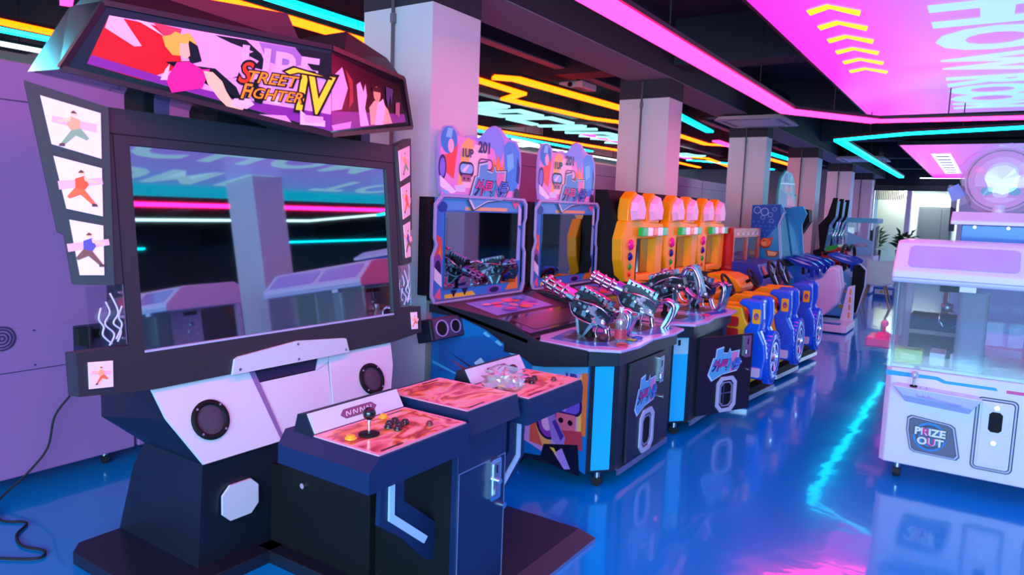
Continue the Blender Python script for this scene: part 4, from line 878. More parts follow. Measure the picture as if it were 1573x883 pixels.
    mb = MB().prism(sf, rect(.05, .33, .008, .128), .001, .003, M('plum_grille', '#4c3a60', .4, bump=.4, bscale=400))
    for a, rr in ((.125, .05), (.255, .042)): mb.ring(sf, ell(a, .068, rr*1.15, rr), ell(a, .068, rr*1.02, rr*.87), .003, .008, K('#b79ae0', .3)); mb.cyl(sf.P(a, .068, .003), sf.P(a, .068, .005), rr*.8, m_dark)
    obj('speaker', mb, sb)
    monitor(y-.555, t)
    return t
gun_cabinet(3.98, 'black twin-gun shooting cabinet nearest the fighting cabinet, its coin door shut')
gun_cabinet(5.18, 'black twin-gun shooting cabinet with its coin door hanging open', True)
# drink bottle and odds and ends on the decks
bt = thing('drink_bottle', 'clear bottle with a white cap and red label on the first gun deck', 'bottle', (-1.66, 3.66, .8052))
bx, by, bz = -1.66, 3.66, .8052
obj('bottle_body', MB().lathe((bx, by, bz), (0, 0, 1), [(0, .001), (.028, .001), (.032, .008), (.032, .12), (.028, .145), (.014, .17), (.012, .19)], clear('bottle_plastic', (.95, .9, .97), .2, .05, haze=.12)), bt)
obj('cap', MB().cyl((bx, by, bz+.19), (bx, by, bz+.21), .014, K('#e8e0f4', .4)), bt)
obj('drink_label', MB().lathe((bx, by, bz), (0, 0, 1), [(.0325, .03), (.0325, .085)], K('#c2405c', .35)), bt)
def ring_tag(x, y, c, z=.8056, r=.03):
    return MB().tube([(x+r*math.cos(6.283*i/16), y+r*1.3*math.sin(6.283*i/16), z+.005) for i in range(16)], .0045, c, 6, closed=True)
tag(obj('plastic_ring', ring_tag(-1.62, 3.60, K('#e8402c'))), 'small red plastic ring beside the drink bottle', 'plastic ring')
o = thing('plastic_key_tag', 'yellow and blue key tag on the first gun deck', 'key tag', (-1.65, 3.86, .8052))
obj('tag_plate', MB().prism(FZ(.8056), rrect(-1.69, -1.63, 3.79, 3.83, .01), 0, .006, K('#f0c020')), o); obj('blue_ring', ring_tag(-1.65, 3.88, K('#2440c0'), r=.028), o)
tag(obj('plastic_ring', ring_tag(-1.66, 5.16, K('#f0306c'), r=.025)), 'small pink ring lying on the second gun deck', 'plastic ring')
tag(obj('plastic_comb', MB().prism(FZ(.8056), [(-1.68, 5.22), (-1.66, 5.22), (-1.60, 5.46), (-1.62, 5.46)], 0, .012, K('#2440b0'))), 'dark blue plastic stick on the second gun deck', 'stick')
tag(obj('fabric_pouch', MB().ball((-1.76, 3.66, .828), .026, K('#5a3344', .6), k=(.9, 1.5, .8))), 'small plum pouch beside the nearest gun mount', 'pouch')

# ---------------------------------------------------------------- yellow driving rides
m_yel = M('yellow_plastic', '#ffb400', .4); m_blue = M('blue_plastic', '#0a5ce6', .28, coat=.2); m_red = M('red_plastic', '#c81c20', .3)
def ride(y, label):
    t = thing('kids_driving_ride', label, 'kids ride', (-2.0, y, 0))
    obj('platform', MB().prism(FZ(0), [(-2.55, y-.40), (-1.72, y-.40), (-1.50, y-.30), (-1.44, y+.3), (-1.6, y+.42), (-2.55, y+.42)], .03, .13, m_dark).box(-2.5, -1.6, y-.34, y+.36, 0, .03, m_dark), t)
    obj('platform_trim', MB().prism(FZ(0), [(-1.74, y-.415), (-1.49, y-.31), (-1.425, y+.31), (-1.44, y+.31), (-1.505, y-.295), (-1.74, y-.40)], .035, .075, m_steel), t)
    obj('lower_body', MB().prism(xz(y), [(-2.5, .13), (-1.56, .13), (-1.42, .24), (-1.40, .34), (-1.62, .36), (-2.5, .36)], -.12, .24, m_yel), t, .015)
    # yellow cabin side with red louvres
    side = [(-2.15, .3), (-1.54, .3), (-1.54, .66), (-1.57, .70), (-1.60, .80), (-1.95, .80), (-2.05, .72), (-2.15, .60)]
    mb = MB()
    for a, b in ((-.11, -.05), (.20, .255)): cb_ = obj('cabin_side', MB().prism(xz(y), side, a, b, m_yel), t, .012)
    mb = MB()
    for k in range(4): mb.prism(FY(y-.256), rrect(-1.73, -1.62, .34+k*.098, .425+k*.098, .02), 0, .008, m_red)
    obj('louvre', mb, cb_)
    obj('seat', MB().prism(xz(y), [(-1.98, .35), (-1.62, .35), (-1.60, .42), (-1.64, .44), (-1.98, .42)], -.05, .18, m_red).prism(xz(y), [(-1.66, .40), (-1.58, .40), (-1.56, .74), (-1.62, .76)], -.05, .18, m_red), t, .015)
    # blue rear shell
    sh = [(-1.60, .22), (-1.40, .22), (-1.375, .40), (-1.39, .52), (-1.44, .62), (-1.42, .72), (-1.43, .85), (-1.46, .875), (-1.60, .875), (-1.63, .83), (-1.55, .80), (-1.52, .70), (-1.57, .62), (-1.55, .52), (-1.50, .45), (-1.52, .34), (-1.62, .32)]
    mb = MB()
    for a, b in ((-.12, -.03), (.19, .285)): mb.prism(xz(y), sh, a, b, m_blue)
    mb.prism(xz(y), [(-1.57, .22), (-1.43, .22), (-1.43, .50), (-1.46, .60), (-1.46, .86), (-1.52, .86), (-1.52, .55)], -.03, .19, m_blue)
    bs = obj('rear_shell', mb, t, .018)
    obj('side_window', MB().prism(FY(y-.287), rrect(-1.505, -1.44, .68, .80, .012), -.002, .001, m_yel).art(FY(y-.2885), [(K('#7a4a9c'), 'c', -1.473, .74, .02, .03), (K('#e0603c'), 'c', -1.47, .73, .012)], d=0), bs)
    obj('side_lamp', MB().prism(FY(y-.287), rrect(-1.50, -1.41, .245, .32, .015), 0, .03, M('lamp_lens', '#d8cdf0', .3)), bs)
    # spare wheel on the back
    wf = FX(-1.425, y-.01, .37)
    wh = obj('spare_wheel', MB().lathe(wf.o, (1, 0, 0), [(.0, -.03), (.19, -.03), (.215, -.01), (.222, .02), (.205, .05), (.17, .06), (.14, .05), (.13, .03), (0, .03)], m_blue, 36), t)
    mb = MB()
    for i in range(30):
        a = math.radians(i*12); mb.prism(wf.sub(0, 0, .03, a), rect(.216, .228, -.010, .010), -.035, .02, m_blue)
    obj('tread', mb, wh)
    mb = MB().ring(wf, ell(0, 0, .135), ell(0, 0, .115), .03, .055, m_chrome)
    for i in range(5): mb.prism(wf.sub(0, 0, .035, math.radians(72*i+10)), [(.02, -.018), (.12, -.028), (.12, .028), (.02, .018)], 0, .014, m_chrome)
    mb.lathe(wf.P(0, 0, .035), (1, 0, 0), [(.034, 0), (.034, .02), (.02, .026), (0, .026)], m_chrome)
    obj('hub_cap', mb, wh)
    # dashboard, wheel and rabbit-eared head on a black cabinet
    obj('dashboard', MB().prism(xz(y), [(-2.55, .74), (-2.18, .70), (-2.15, .78), (-2.22, .86), (-2.34, .90), (-2.55, .90)], -.27, .27, m_yel).prism(xz(y), [(-2.5, .36), (-2.2, .36), (-2.16, .70), (-2.5, .74)], -.30, .30, m_dark), t, .02)
    c = Vector((-2.10, y, .86)); ax = Vector((.8, 0, .5)).normalized(); a_, b_ = Vector((0, 1, 0)), ax.cross(Vector((0, 1, 0)))
    sw = MB().tube([c+(a_*math.cos(6.283*i/24)+b_*math.sin(6.283*i/24))*.11 for i in range(24)], .014, m_rubber, 8, closed=True).cyl(c-ax*.09, c, .018, m_dark)
    for i in range(3): sw.cyl(c, c+(a_*math.cos(2.09*i+.5)+b_*math.sin(2.09*i+.5))*.11, .009, m_dark, n=8)
    obj('steering_wheel', sw, t)
    f = FX(-2.60, y+.0, .95)
    obj('rear_cabinet', MB().prism(xz(y), [(-2.92, .1), (-2.5, .1), (-2.5, .8), (-2.70, 1.0), (-2.70, 1.45), (-2.80, 1.74), (-2.92, 1.74)], -.42, .42, m_dark), t)
    W = .46
    hd = MB(); g = rect(-.18, .30, .0, .34)
    o = [(-.40, -.02), (.36, -.06), (.44, -.02), (.46, .45), (.43, .50), (-.42, .52), (-.50, .36), (-.48, .18)]
    # frame around the recessed screen
    hd.prism(f, [(-.40, -.02), (-.18, -.03), (-.18, .52), (-.42, .52), (-.50, .36), (-.48, .18)], -.10, 0, m_yel)
    hd.prism(f, [(.28, -.055), (.44, -.02), (.46, .45), (.43, .50), (.28, .505)], -.10, 0, m_yel)
    hd.prism(f, [(-.18, -.03), (.28, -.055), (.28, .03), (-.18, .03)], -.10, 0, m_yel); hd.prism(f, [(-.18, .36), (.28, .36), (.28, .505), (-.18, .52)], -.10, 0, m_yel)
    h = obj('head', hd, t, .012)
    obj('screen', MB().prism(f, rect(-.18, .28, .03, .36), -.09, -.085, m_screen), h)
    for k in (-1, 1):
        e = f.sub(-.22+.0 if k < 0 else .20, .50)
        er = obj('ear', MB().prism(e, [(-.15, 0), (.15, 0), (.16, .13), (.08, .25), (-.02, .285), (-.12, .22), (-.15, .12)], -.12, -.01, m_yel), h, .012)
        obj('ear_lining', MB().prism(e, [(-.08, .025), (.11, .025), (.135, .13), (.03, .262), (-.09, .19), (-.115, .11)], -.01, .045, K('#ecc0f2', .4, .06), s1=[(-.06, .04), (.09, .04), (.11, .13), (.025, .24), (-.07, .175), (-.09, .11)]), er)
    for i, cc in enumerate(('#10c050', '#f0e4f4', '#f02450', '#f0e4f4', '#20c080')): obj('light_block', MB().prism(f, rect(-.16+i*.12, -.045+i*.12, .385, .465), 0, .05, K(cc, .25, .12)), h, .006)
    for cc, z, r in (('#f020a0', .31, .05), ('#18188c', .205, .038), ('#20b848', .115, .030), ('#e83020', .045, .022)):
        obj('bubble_button', MB().ball(f.P(-.32, z, .0), r, K(cc, .2), k=(.7, 1, 1)), h)
    return t
ride(6.16, 'yellow and blue kids driving ride nearest the gun machines'); ride(7.16, 'middle yellow and blue kids driving ride'); ride(8.12, 'yellow and blue kids driving ride beside the red machine')
def AT(px, py, ax, val):
    d = cF*FPX + cR*(px-CX) - cU*(py-CY); i = 'XYZ'.index(ax); return CAM_POS + d*((val-CAM_POS[i])/d[i])
# ---------------------------------------------------------------- red racing machine
m_redg = M('gloss_red', '#c4141e', .25, coat=.3)
t = thing('red_racing_machine', 'red twin-seat racing machine with a glass case and two black steering wheels', 'arcade machine', (-2.5, 9.2, 0))
obj('base_cabinet', MB().prism(xz(9.25), [(-2.9, .02), (-2.15, .02), (-2.15, .70), (-2.5, .90), (-2.9, .90)], -.62, .62, m_redg), t, .01)
mb = MB(); f = FX(-2.5, 8.63, .90); 
mb.prism(f, rect(0, 1.24, 0, .06), -.4, 0, m_redg).prism(f, rect(0, 1.24, .38, .50), -.4, 0, m_redg)
for a, b in ((0, .06), (.59, .65), (1.18, 1.24)): mb.prism(f, rect(a, b, .06, .38), -.4, 0, m_redg)
up = obj('glass_case', mb, t, .006)
for a, b in ((.06, .59), (.65, 1.18)):
    obj('window_pane', MB().prism(f, rect(a, b, .06, .38), -.03, -.02, m_glass), up)
    obj('case_back', MB().prism(f, rect(a, b, .06, .38), -.39, -.36, K('#2a5a8c', .4)).art(f.sub(0, 0, -.36), [(K('#88b4dc'), rect(a, b, .2, .21)), (K('#4a7cb8'), 'c', (a+b)/2, .14, .07, .05)]), up)
sh = []
for k in range(5): sh += [(K('#f2d4e2'), [(.12+k*.22, .41), (.24+k*.22, .41), (.20+k*.22, .47), (.17+k*.22, .43), (.14+k*.22, .47)])]
obj('header_print', MB().art(f, sh, d=.001), up)
obj('dashboard', MB().prism(xz(9.2), [(-2.5, .70), (-2.16, .70), (-2.12, .80), (-2.2, .98), (-2.5, 1.0)], -.56, .56, M('dash_blue', '#2238b0', .3)).art(Fr((-2.125, 8.7, .80), (0, 1, 0), (-.08, 0, .18)), [(K('#e02030'), [(.05, .02), (.22, .04), (.17, .17), (.04, .16)]), (K('#a8c4f4'), rect(.3, .36, .04, .14)), (K('#a8c4f4'), rect(.5, .56, .03, .15)), (K('#7a98e8'), rect(.8, .9, .03, .15))], d=.012), t)
for yy in (8.72, 9.2):
    c = Vector((-2.02, yy, .88)); ax = Vector((.9, 0, .4)).normalized(); a_ = Vector((0, 1, 0)); b_ = ax.cross(a_)
    sw = MB().tube([c+(a_*math.cos(6.283*i/24)+b_*math.sin(6.283*i/24))*.155 for i in range(24)], .018, m_rubber, 8, closed=True).cyl(c-ax*.14, c, .02, m_dark)
    for i in range(3): sw.cyl(c, c+(a_*math.cos(2.09*i+.5)+b_*math.sin(2.09*i+.5))*.155, .010, m_steel, n=8)
    obj('steering_wheel', sw, t)
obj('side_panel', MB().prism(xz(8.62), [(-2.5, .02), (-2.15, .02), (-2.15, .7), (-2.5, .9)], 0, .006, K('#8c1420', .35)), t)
# ---------------------------------------------------------------- teal water gun cabinet
m_teal = M('teal_side_sheet', '#1f9ad0', .3, coat=.2); m_tedge = M('pale_edge_trim', '#a8dcf0', .35)
t = thing('water_shooting_cabinet', 'tall teal shooting cabinet with bubble print side panel and blue water guns', 'arcade machine', (-2.5, 10.9, 0))
prof = [(-2.72, .05), (-2.10, .05), (-2.10, .74), (-2.20, .84), (-2.27, .95), (-2.33, 1.45), (-2.27, 1.62), (-2.33, 1.73), (-2.72, 1.71)]
for k, yy in enumerate((10.2, 11.62)):
    s = obj('side_panel', MB().prism(xz(yy), prof, -.03, .03, m_teal), t, .004)
    if k == 0:
        fy = FY(yy-.0315); sh = [(K('#155cba', .3), [(-2.71, 1.70), (-2.34, 1.72), (-2.31, 1.50), (-2.42, 1.35), (-2.6, 1.15), (-2.71, 1.05)])]
        for i in range(8):
            for j in range(5-i//2): sh.append((K('#2f7fd8', .3), 'c', -2.68+j*.065+(i % 2)*.03, 1.48-i*.06, .016))
        for a, b, r in ((-2.64, 1.64, .05), (-2.54, 1.62, .055), (-2.46, 1.58, .035), (-2.56, 1.54, .03), (-2.41, 1.66, .03), (-2.44, 1.5, .03)): sh += [(K('#8fd0f4', .3), 'c', a, b, r), (K('#1a64c0', .3), 'c', a, b, r*.8)]
        # fish emblem
        sh += [(K('#8c3a2c', .3), 'c', -2.50, 1.19, .085, .075), (K('#e87a3c', .3), 'c', -2.50, 1.20, .072, .06), (K('#f6b070', .3), 'c', -2.52, 1.18, .04, .03), (K('#c8502c', .3), [(-2.46, 1.25), (-2.40, 1.29), (-2.42, 1.20)]), (K('#8c4a30', .3), [(-2.50, 1.10), (-2.30, 1.08), (-2.34, 1.0), (-2.46, 1.0)]), (K('#f0c080', .3), [(-2.47, 1.085), (-2.33, 1.07), (-2.36, 1.02), (-2.45, 1.02)]), (K('#1a1020', .3), 'c', -2.52, 1.22, .010)]
        sh += [(m_tedge, [(x, z) for x, z in ((-2.10, .74), (-2.20, .84), (-2.27, .95), (-2.33, 1.45), (-2.27, 1.62), (-2.29, 1.62), (-2.35, 1.45), (-2.29, .95), (-2.22, .83), (-2.12, .73))])]
        obj('bubble_print', MB().art(fy, sh, d=0, step=.0003), s)
obj('cabinet', MB().prism(xz(10.9), [(-2.72, .05), (-2.14, .05), (-2.14, .72), (-2.45, .86), (-2.60, 1.68), (-2.72, 1.68)], -.68, .68, m_dark), t)
obj('screen', MB().prism(Fr((-2.44, 10.25, .9), (0, 1, 0), (-.15, 0, .74)), rect(.03, 1.27, .03, .68), 0, .012, m_screen), t)
tb = Fr((-2.5, 10.72, 1.70), (0, 1, 0), (0, 0, 1))
o = obj('topper_board', MB().prism(tb, [(0, 0), (1.15, 0), (1.15, .22), (1.05, .17), (.98, .34), (.92, .42), (.75, .52), (.35, .54), (.08, .42), (0, .25)], -.03, 0, K('#2aa0a8', .3, .1)), t)
sh = [(K('#1c6ca8', .3, .1), [(.05, .0), (.5, .0), (.45, .2), (.05, .25)]), (K('#e87aa8', .3, .1), [(.52, .0), (1.1, .0), (1.0, .16), (.92, .10), (.85, .22), (.7, .16), (.55, .24)]), (K('#c88aa0', .3, .1), 'c', .45, .28, .14, .06), (K('#c88aa0', .3, .1), 'c', .72, .28, .12, .06), (K('#d0ecf4', .3, .1), [(.05, .33), (.98, .36), (.97, .38), (.05, .35)]), (K('#1f58a0', .3, .1), [(.3, .38), (.5, .38), (.45, .5), (.33, .5)]), (K('#3cc8b8', .3, .1), 'c', .7, .44, .12, .05)]
obj('topper_print', MB().art(tb, sh, d=.001), o)
obj('hooded_arm', MB().prism(xz(12.0), [(-2.5, 1.20), (-2.38, 1.32), (-2.28, 1.50), (-2.30, 1.68), (-2.5, 1.72)], -.12, .12, m_dark), t)
obj('control_shelf', MB().prism(xz(11.0), [(-2.5, .60), (-1.92, .56), (-1.86, .66), (-1.98, .78), (-2.5, .84)], -.72, .72, M('shelf_blue', '#1a6ac8', .3)), t, .01)
m_wg = M('water_gun_blue', '#1440b8', .25, coat=.3)
def wgun(x, y, z, par, yaw=0):
    u = Vector((-math.cos(yaw), math.sin(yaw), .28)); f = Fr((x, y, z), u, (0, 0, 1))
    g = obj('water_gun', MB().prism(f, [(-.16, .0), (-.10, -.03), (.05, -.03), (.28, .0), (.30, .03), (.26, .05), (.05, .06), (-.06, .075), (-.16, .05)], -.03, .03, m_wg).prism(f, [(-.12, -.02), (-.06, -.02), (-.10, -.12), (-.16, -.11)], -.02, .02, m_wg).cyl(f.P(.03, -.03), Vector((x-.03, y, z-.16)), .018, m_dark), par, .006)
    obj('pale_flash', MB().prism(f, [(-.08, .03), (.05, .045), (.24, .03), (.05, .015)], .031, .036, K('#c8c0f0')).prism(f, [(-.08, .03), (.05, .045), (.24, .03), (.05, .015)], -.036, -.031, K('#c8c0f0')), g)
for yy in (10.35, 10.75, 11.25, 11.6): wgun(-1.98, yy, .90, t, .1)
# ---------------------------------------------------------------- white bench seats on a white base and second blue gun cabinet behind
t = thing('ride_seat_unit', 'white double ride seat on a low white base', 'seat', (-1.7, 10.9, 0))
obj('seat_base', MB().prism(FZ(0), rrect(-2.08, -1.42, 10.42, 11.25, .06), .015, .11, m_white).box(-1.85, -1.5, 10.5, 11.2, 0, .02, m_dark), t, .01)
obj('base_inlay', MB().prism(FZ(.11), rect(-1.78, -1.52, 10.50, 10.68), 0, .004, K('#1f6cb8')), t)
sl = [(-2.02, .11), (-2.10, .42), (-2.06, .58), (-1.93, .68), (-1.80, .74), (-1.74, .86), (-1.68, .915), (-1.61, .89), (-1.56, .60), (-1.60, .38), (-1.74, .22), (-1.88, .11)]
for yy in (10.62, 10.88): obj('seat_shell', MB().prism(xz(yy), sl, -.09, .09, M('white_gloss_plastic', '#e4d8f0', .28, coat=.3)), t, .03)
obj('side_post', MB().prism(xz(11.12), [(-1.60, .11), (-1.45, .11), (-1.46, .62), (-1.53, .60)], -.10, .10, m_white).art(FY(11.018), [(K('#e8a040'), rect(-1.50, -1.475, .16+k*.11, .24+k*.11)) for k in range(4)], d=0), t, .006)
t = thing('water_shooting_cabinet', 'pale blue water gun cabinet with a black end panel behind the white seats', 'arcade machine', (-1.9, 12.4, 0))
obj('body', MB().prism(xz(12.5), [(-2.4, .05), (-1.62, .05), (-1.58, .66), (-1.75, .76), (-2.4, .80)], -.55, .55, M('sky_blue_sheet', '#5ab0e0', .35)), t, .01)
obj('end_panel', MB().prism(xz(11.90), [(-1.60, .12), (-1.50, .15), (-1.42, .55), (-1.42, .80), (-1.50, .88), (-1.60, .86)], -.03, .03, m_dark).prism(xz(11.868), [(-1.50, .15), (-1.42, .55), (-1.42, .80), (-1.50, .88), (-1.49, .89), (-1.405, .81), (-1.405, .55), (-1.49, .14)], -.03, .03, K('#c8d4f0')), t)
for yy, xx in ((12.05, -1.72), (12.4, -1.75), (12.8, -1.75)): wgun(xx, yy, .90, t, -.3)
sh = []; r = random.Random(5)
for i in range(14): sh.append((K(['#e0b040', '#3ac0b0', '#f0f0f8', '#2860b0'][i % 4]), 'c', r.uniform(-1.85, -1.66), r.uniform(.15, .6), .03, .025))
obj('side_print', MB().art(FY(11.945), sh, d=0), t)
# ---------------------------------------------------------------- farther cabinets
t = thing('kids_racing_machine', 'small red and green racing machine with two dark wheels behind the water guns', 'kids ride', (-2.3, 13.6, 0))
p = [AT(x, y, 'Y', 13.4) for x, y in ((1261, 404), (1262, 387), (1277, 385), (1290, 379), (1302, 388), (1306, 403))]
pl = [(v.x, v.z) for v in p]
obj('red_body', MB().prism(xz(13.4), pl, -.5, 0, m_redg), t, .01)
obj('red_lower_body', MB().box(pl[0][0], pl[-1][0], 13.4, 14.3, .03, min(q[1] for q in pl)+.01, m_redg), t)
p = [AT(x, y, 'Y', 13.6) for x, y in ((1266, 388), (1266, 379), (1284, 376), (1288, 383), (1277, 388))]
obj('green_block', MB().prism(xz(13.95), [(v.x, v.z) for v in p], -.3, .2, M('green_plastic', '#28b83c', .3)), t, .01)
e = AT(1292, 391, 'Y', 13.39); obj('white_emblem', MB().art(FY(13.397), [(K('#f4e8f0'), 'c', e.x, e.z, .03), (K('#f4e8f0'), 'c', e.x-.035, e.z+.04, .018), (K('#f4e8f0'), 'c', e.x+.035, e.z+.04, .018)], d=.001), t)
for px in (1298, 1308):
    c = AT(px, 391, 'X', -1.95); mb = MB()
    mb.tube([c+Vector((.0, .36*math.cos(6.283*i/24), .16*math.sin(6.283*i/24))) for i in range(24)], .03, m_rubber, 8, closed=True).cyl(c+Vector((-.35, 0, 0)), c, .03, m_dark)
    obj('wheel', mb, t)
for i in range(3):
    y = 15.55+i*.75
    t = thing('slim_arcade_cabinet', ['slim tall cabinet with black side, nearest of three by the far column', 'middle one of the three slim tall cabinets by the far column', 'farthest of the three slim tall cabinets by the far column'][i], 'arcade machine', (-2.7, y, 0))
    pr = [(-2.86, .03), (-2.5, .03), (-2.46, .80), (-2.66, .92), (-2.60, 1.44), (-2.50, 1.60), (-2.48, 1.98), (-2.56, 1.98), (-2.64, 1.62), (-2.80, 1.42), (-2.74, .95), (-2.86, .9)]
    obj('side_panel', MB().prism(xz(y), pr, -.03, .03, m_dark), t)
    obj('front_panel', MB().prism(xz(y+.35), [(-2.8, .03), (-2.53, .03), (-2.5, .78), (-2.7, .9), (-2.64, 1.43), (-2.55, 1.6), (-2.53, 1.93), (-2.58, 1.93), (-2.67, 1.6), (-2.78, 1.4), (-2.75, .9)], -.30, .30, M('pale_aqua_panel', '#a8d4e4', .3)), t)
    obj('screen', MB().prism(Fr((-2.688, y+.08, .95), (0, 1, 0), (.06, 0, .45)), rect(.0, .54, .0, .42), .01, .02, M('aqua_screen', '#3a9ab8', .15)), t)
    obj('pipe', MB().tube([(-2.5, y+.2, .8), (-2.55, y+.2, 1.2), (-2.48, y+.2, 1.5)], .02, m_chrome).tube([(-2.5, y+.5, .8), (-2.55, y+.5, 1.2), (-2.48, y+.5, 1.5)], .02, m_chrome), t)
# white crane machine near the far end
t = thing('gift_machine', 'white glass-topped gift machine near the potted plants', 'machine', (-2.1, 17.0, 0))
obj('body', MB().box(-2.42, -1.86, 16.5, 17.5, .03, .80, m_white), t, .01)
obj('glass_case', MB().box(-2.40, -1.88, 16.52, 17.48, .82, 1.50, m_glass), t)
obj('lid', MB().box(-2.44, -1.84, 16.48, 17.52, 1.50, 1.60, M('aqua_trim', '#7cc4d8', .3)), t, .01)
mb = MB()
for x in (-2.41, -1.88): mb.box(x-.015, x+.015, 16.49, 16.52, .8, 1.5, m_white)
obj('corner_post', mb, t)
obj('case_print', MB().art(FY(16.515), [(K('#b4d0f0'), [(-2.39, .83), (-1.9, .83), (-1.9, 1.12), (-2.39, 1.3)]), (K('#e890b0'), 'c', -2.12, 1.02, .16, .03), (K('#f0b8cc'), 'c', -2.1, 1.04, .08, .04)], d=0), t)
obj('side_stripe', MB().art(FX(-1.858), [(K('#e87aa8'), rect(16.6, 17.4, .15+k*.16, .22+k*.16)) for k in range(4)], d=0), t)
# white chair with wooden legs
t = thing('shell_chair', 'white shell chair with splayed wooden legs on the open floor', 'chair', (-1.5, 14.2, 0))
vs = []; N = 10
for j in range(N+1):
    for i in range(N+1):
        u = -1+2*i/N; v = j/N; x = -1.5+u*.25*(1-.25*max(0, v-.6)); 
        if v < .6: y = 14.0+v*.75; z = .42+.05*u*u-.02*math.sin(v*5)
        else: y = 14.45+(v-.6)*.35; z = .44+(v-.6)*.95+.03*u*u
        vs.append((x, y, z))
o = obj('shell', MB().add(vs, [[j*(N+1)+i, j*(N+1)+i+1, (j+1)*(N+1)+i+1, (j+1)*(N+1)+i] for j in range(N) for i in range(N)], M('white_shell_plastic', '#e6eef4', .35), True), t)
sd = o.modifiers.new('s', 'SOLIDIFY'); sd.thickness = .015
for sx in (-1, 1):
    for sy in (-1, 1): obj('leg', MB().cyl((-1.5+sx*.12, 14.25+sy*.12, .42), (-1.5+sx*.24, 14.25+sy*.24, 0), .017, M('pale_wood', '#c9a070', .5), r1=.011, n=10), t)
tag(obj('carton', MB().box(-1.75, -1.35, 16.0, 16.4, 0, .22, K('#2a62b8', .5)).art(FY(15.995), [(K('#dfe8f0'), rect(-1.72, -1.4, .08, .18)), (K('#e8c040'), 'c', -1.6, .13, .03)], d=0), None, .004), 'small blue and white carton on the floor behind the white chair', 'box')
# potted plants by the corridor
def plant(x, y, h, label, seed, col):
    t = thing('potted_plant', label, 'plant', (x, y, 0))
    obj('pot', MB().lathe((x, y, 0), (0, 0, 1), [(0, .001), (.17, .001), (.22, .62), (.20, .62), (.19, .56), (0, .56)], M('dark_planter', '#1c1c20', .5)), t)
    r = random.Random(seed); mb = MB(); st = MB()
    for k in range(130):
        a = r.uniform(0, 6.283); e = r.uniform(.15, 1.35); L = r.uniform(.22, .50); z0 = .6+r.uniform(0, h*.75); q = r.uniform(0, .16)
        p0 = Vector((x+q*math.cos(a), y+q*math.sin(a), z0)); d = Vector((math.cos(a)*math.cos(e), math.sin(a)*math.cos(e), math.sin(e))); s = d.cross(Vector((0, 0, 1))).normalized()*L*.16
        m1 = p0+d*L*.5+Vector((0, 0, .02)); tip = p0+d*L-Vector((0, 0, L*.25))
        mb.add([p0, m1-s, tip, m1+s], [[0, 1, 2, 3]], col)
    for k in range(7): a = r.uniform(0, 6.28); st.tube([(x, y, .56), (x+.05*math.cos(a), y+.05*math.sin(a), .6+h*.4), (x+.16*math.cos(a), y+.16*math.sin(a), .6+h*.8)], .012, M('plant_stem', '#5a6a3a', .7), 6)
    obj('foliage', mb, t); obj('stem', st, t)
plant(-2.90, 25.7, .70, 'leafy potted plant in a dark planter left of the corridor', 2, M('leaf_light', '#5f8a4a', .5))
plant(-2.15, 26.7, .62, 'darker potted plant right beside the lighter one by the corridor', 9, M('leaf_dark', '#28502c', .5))

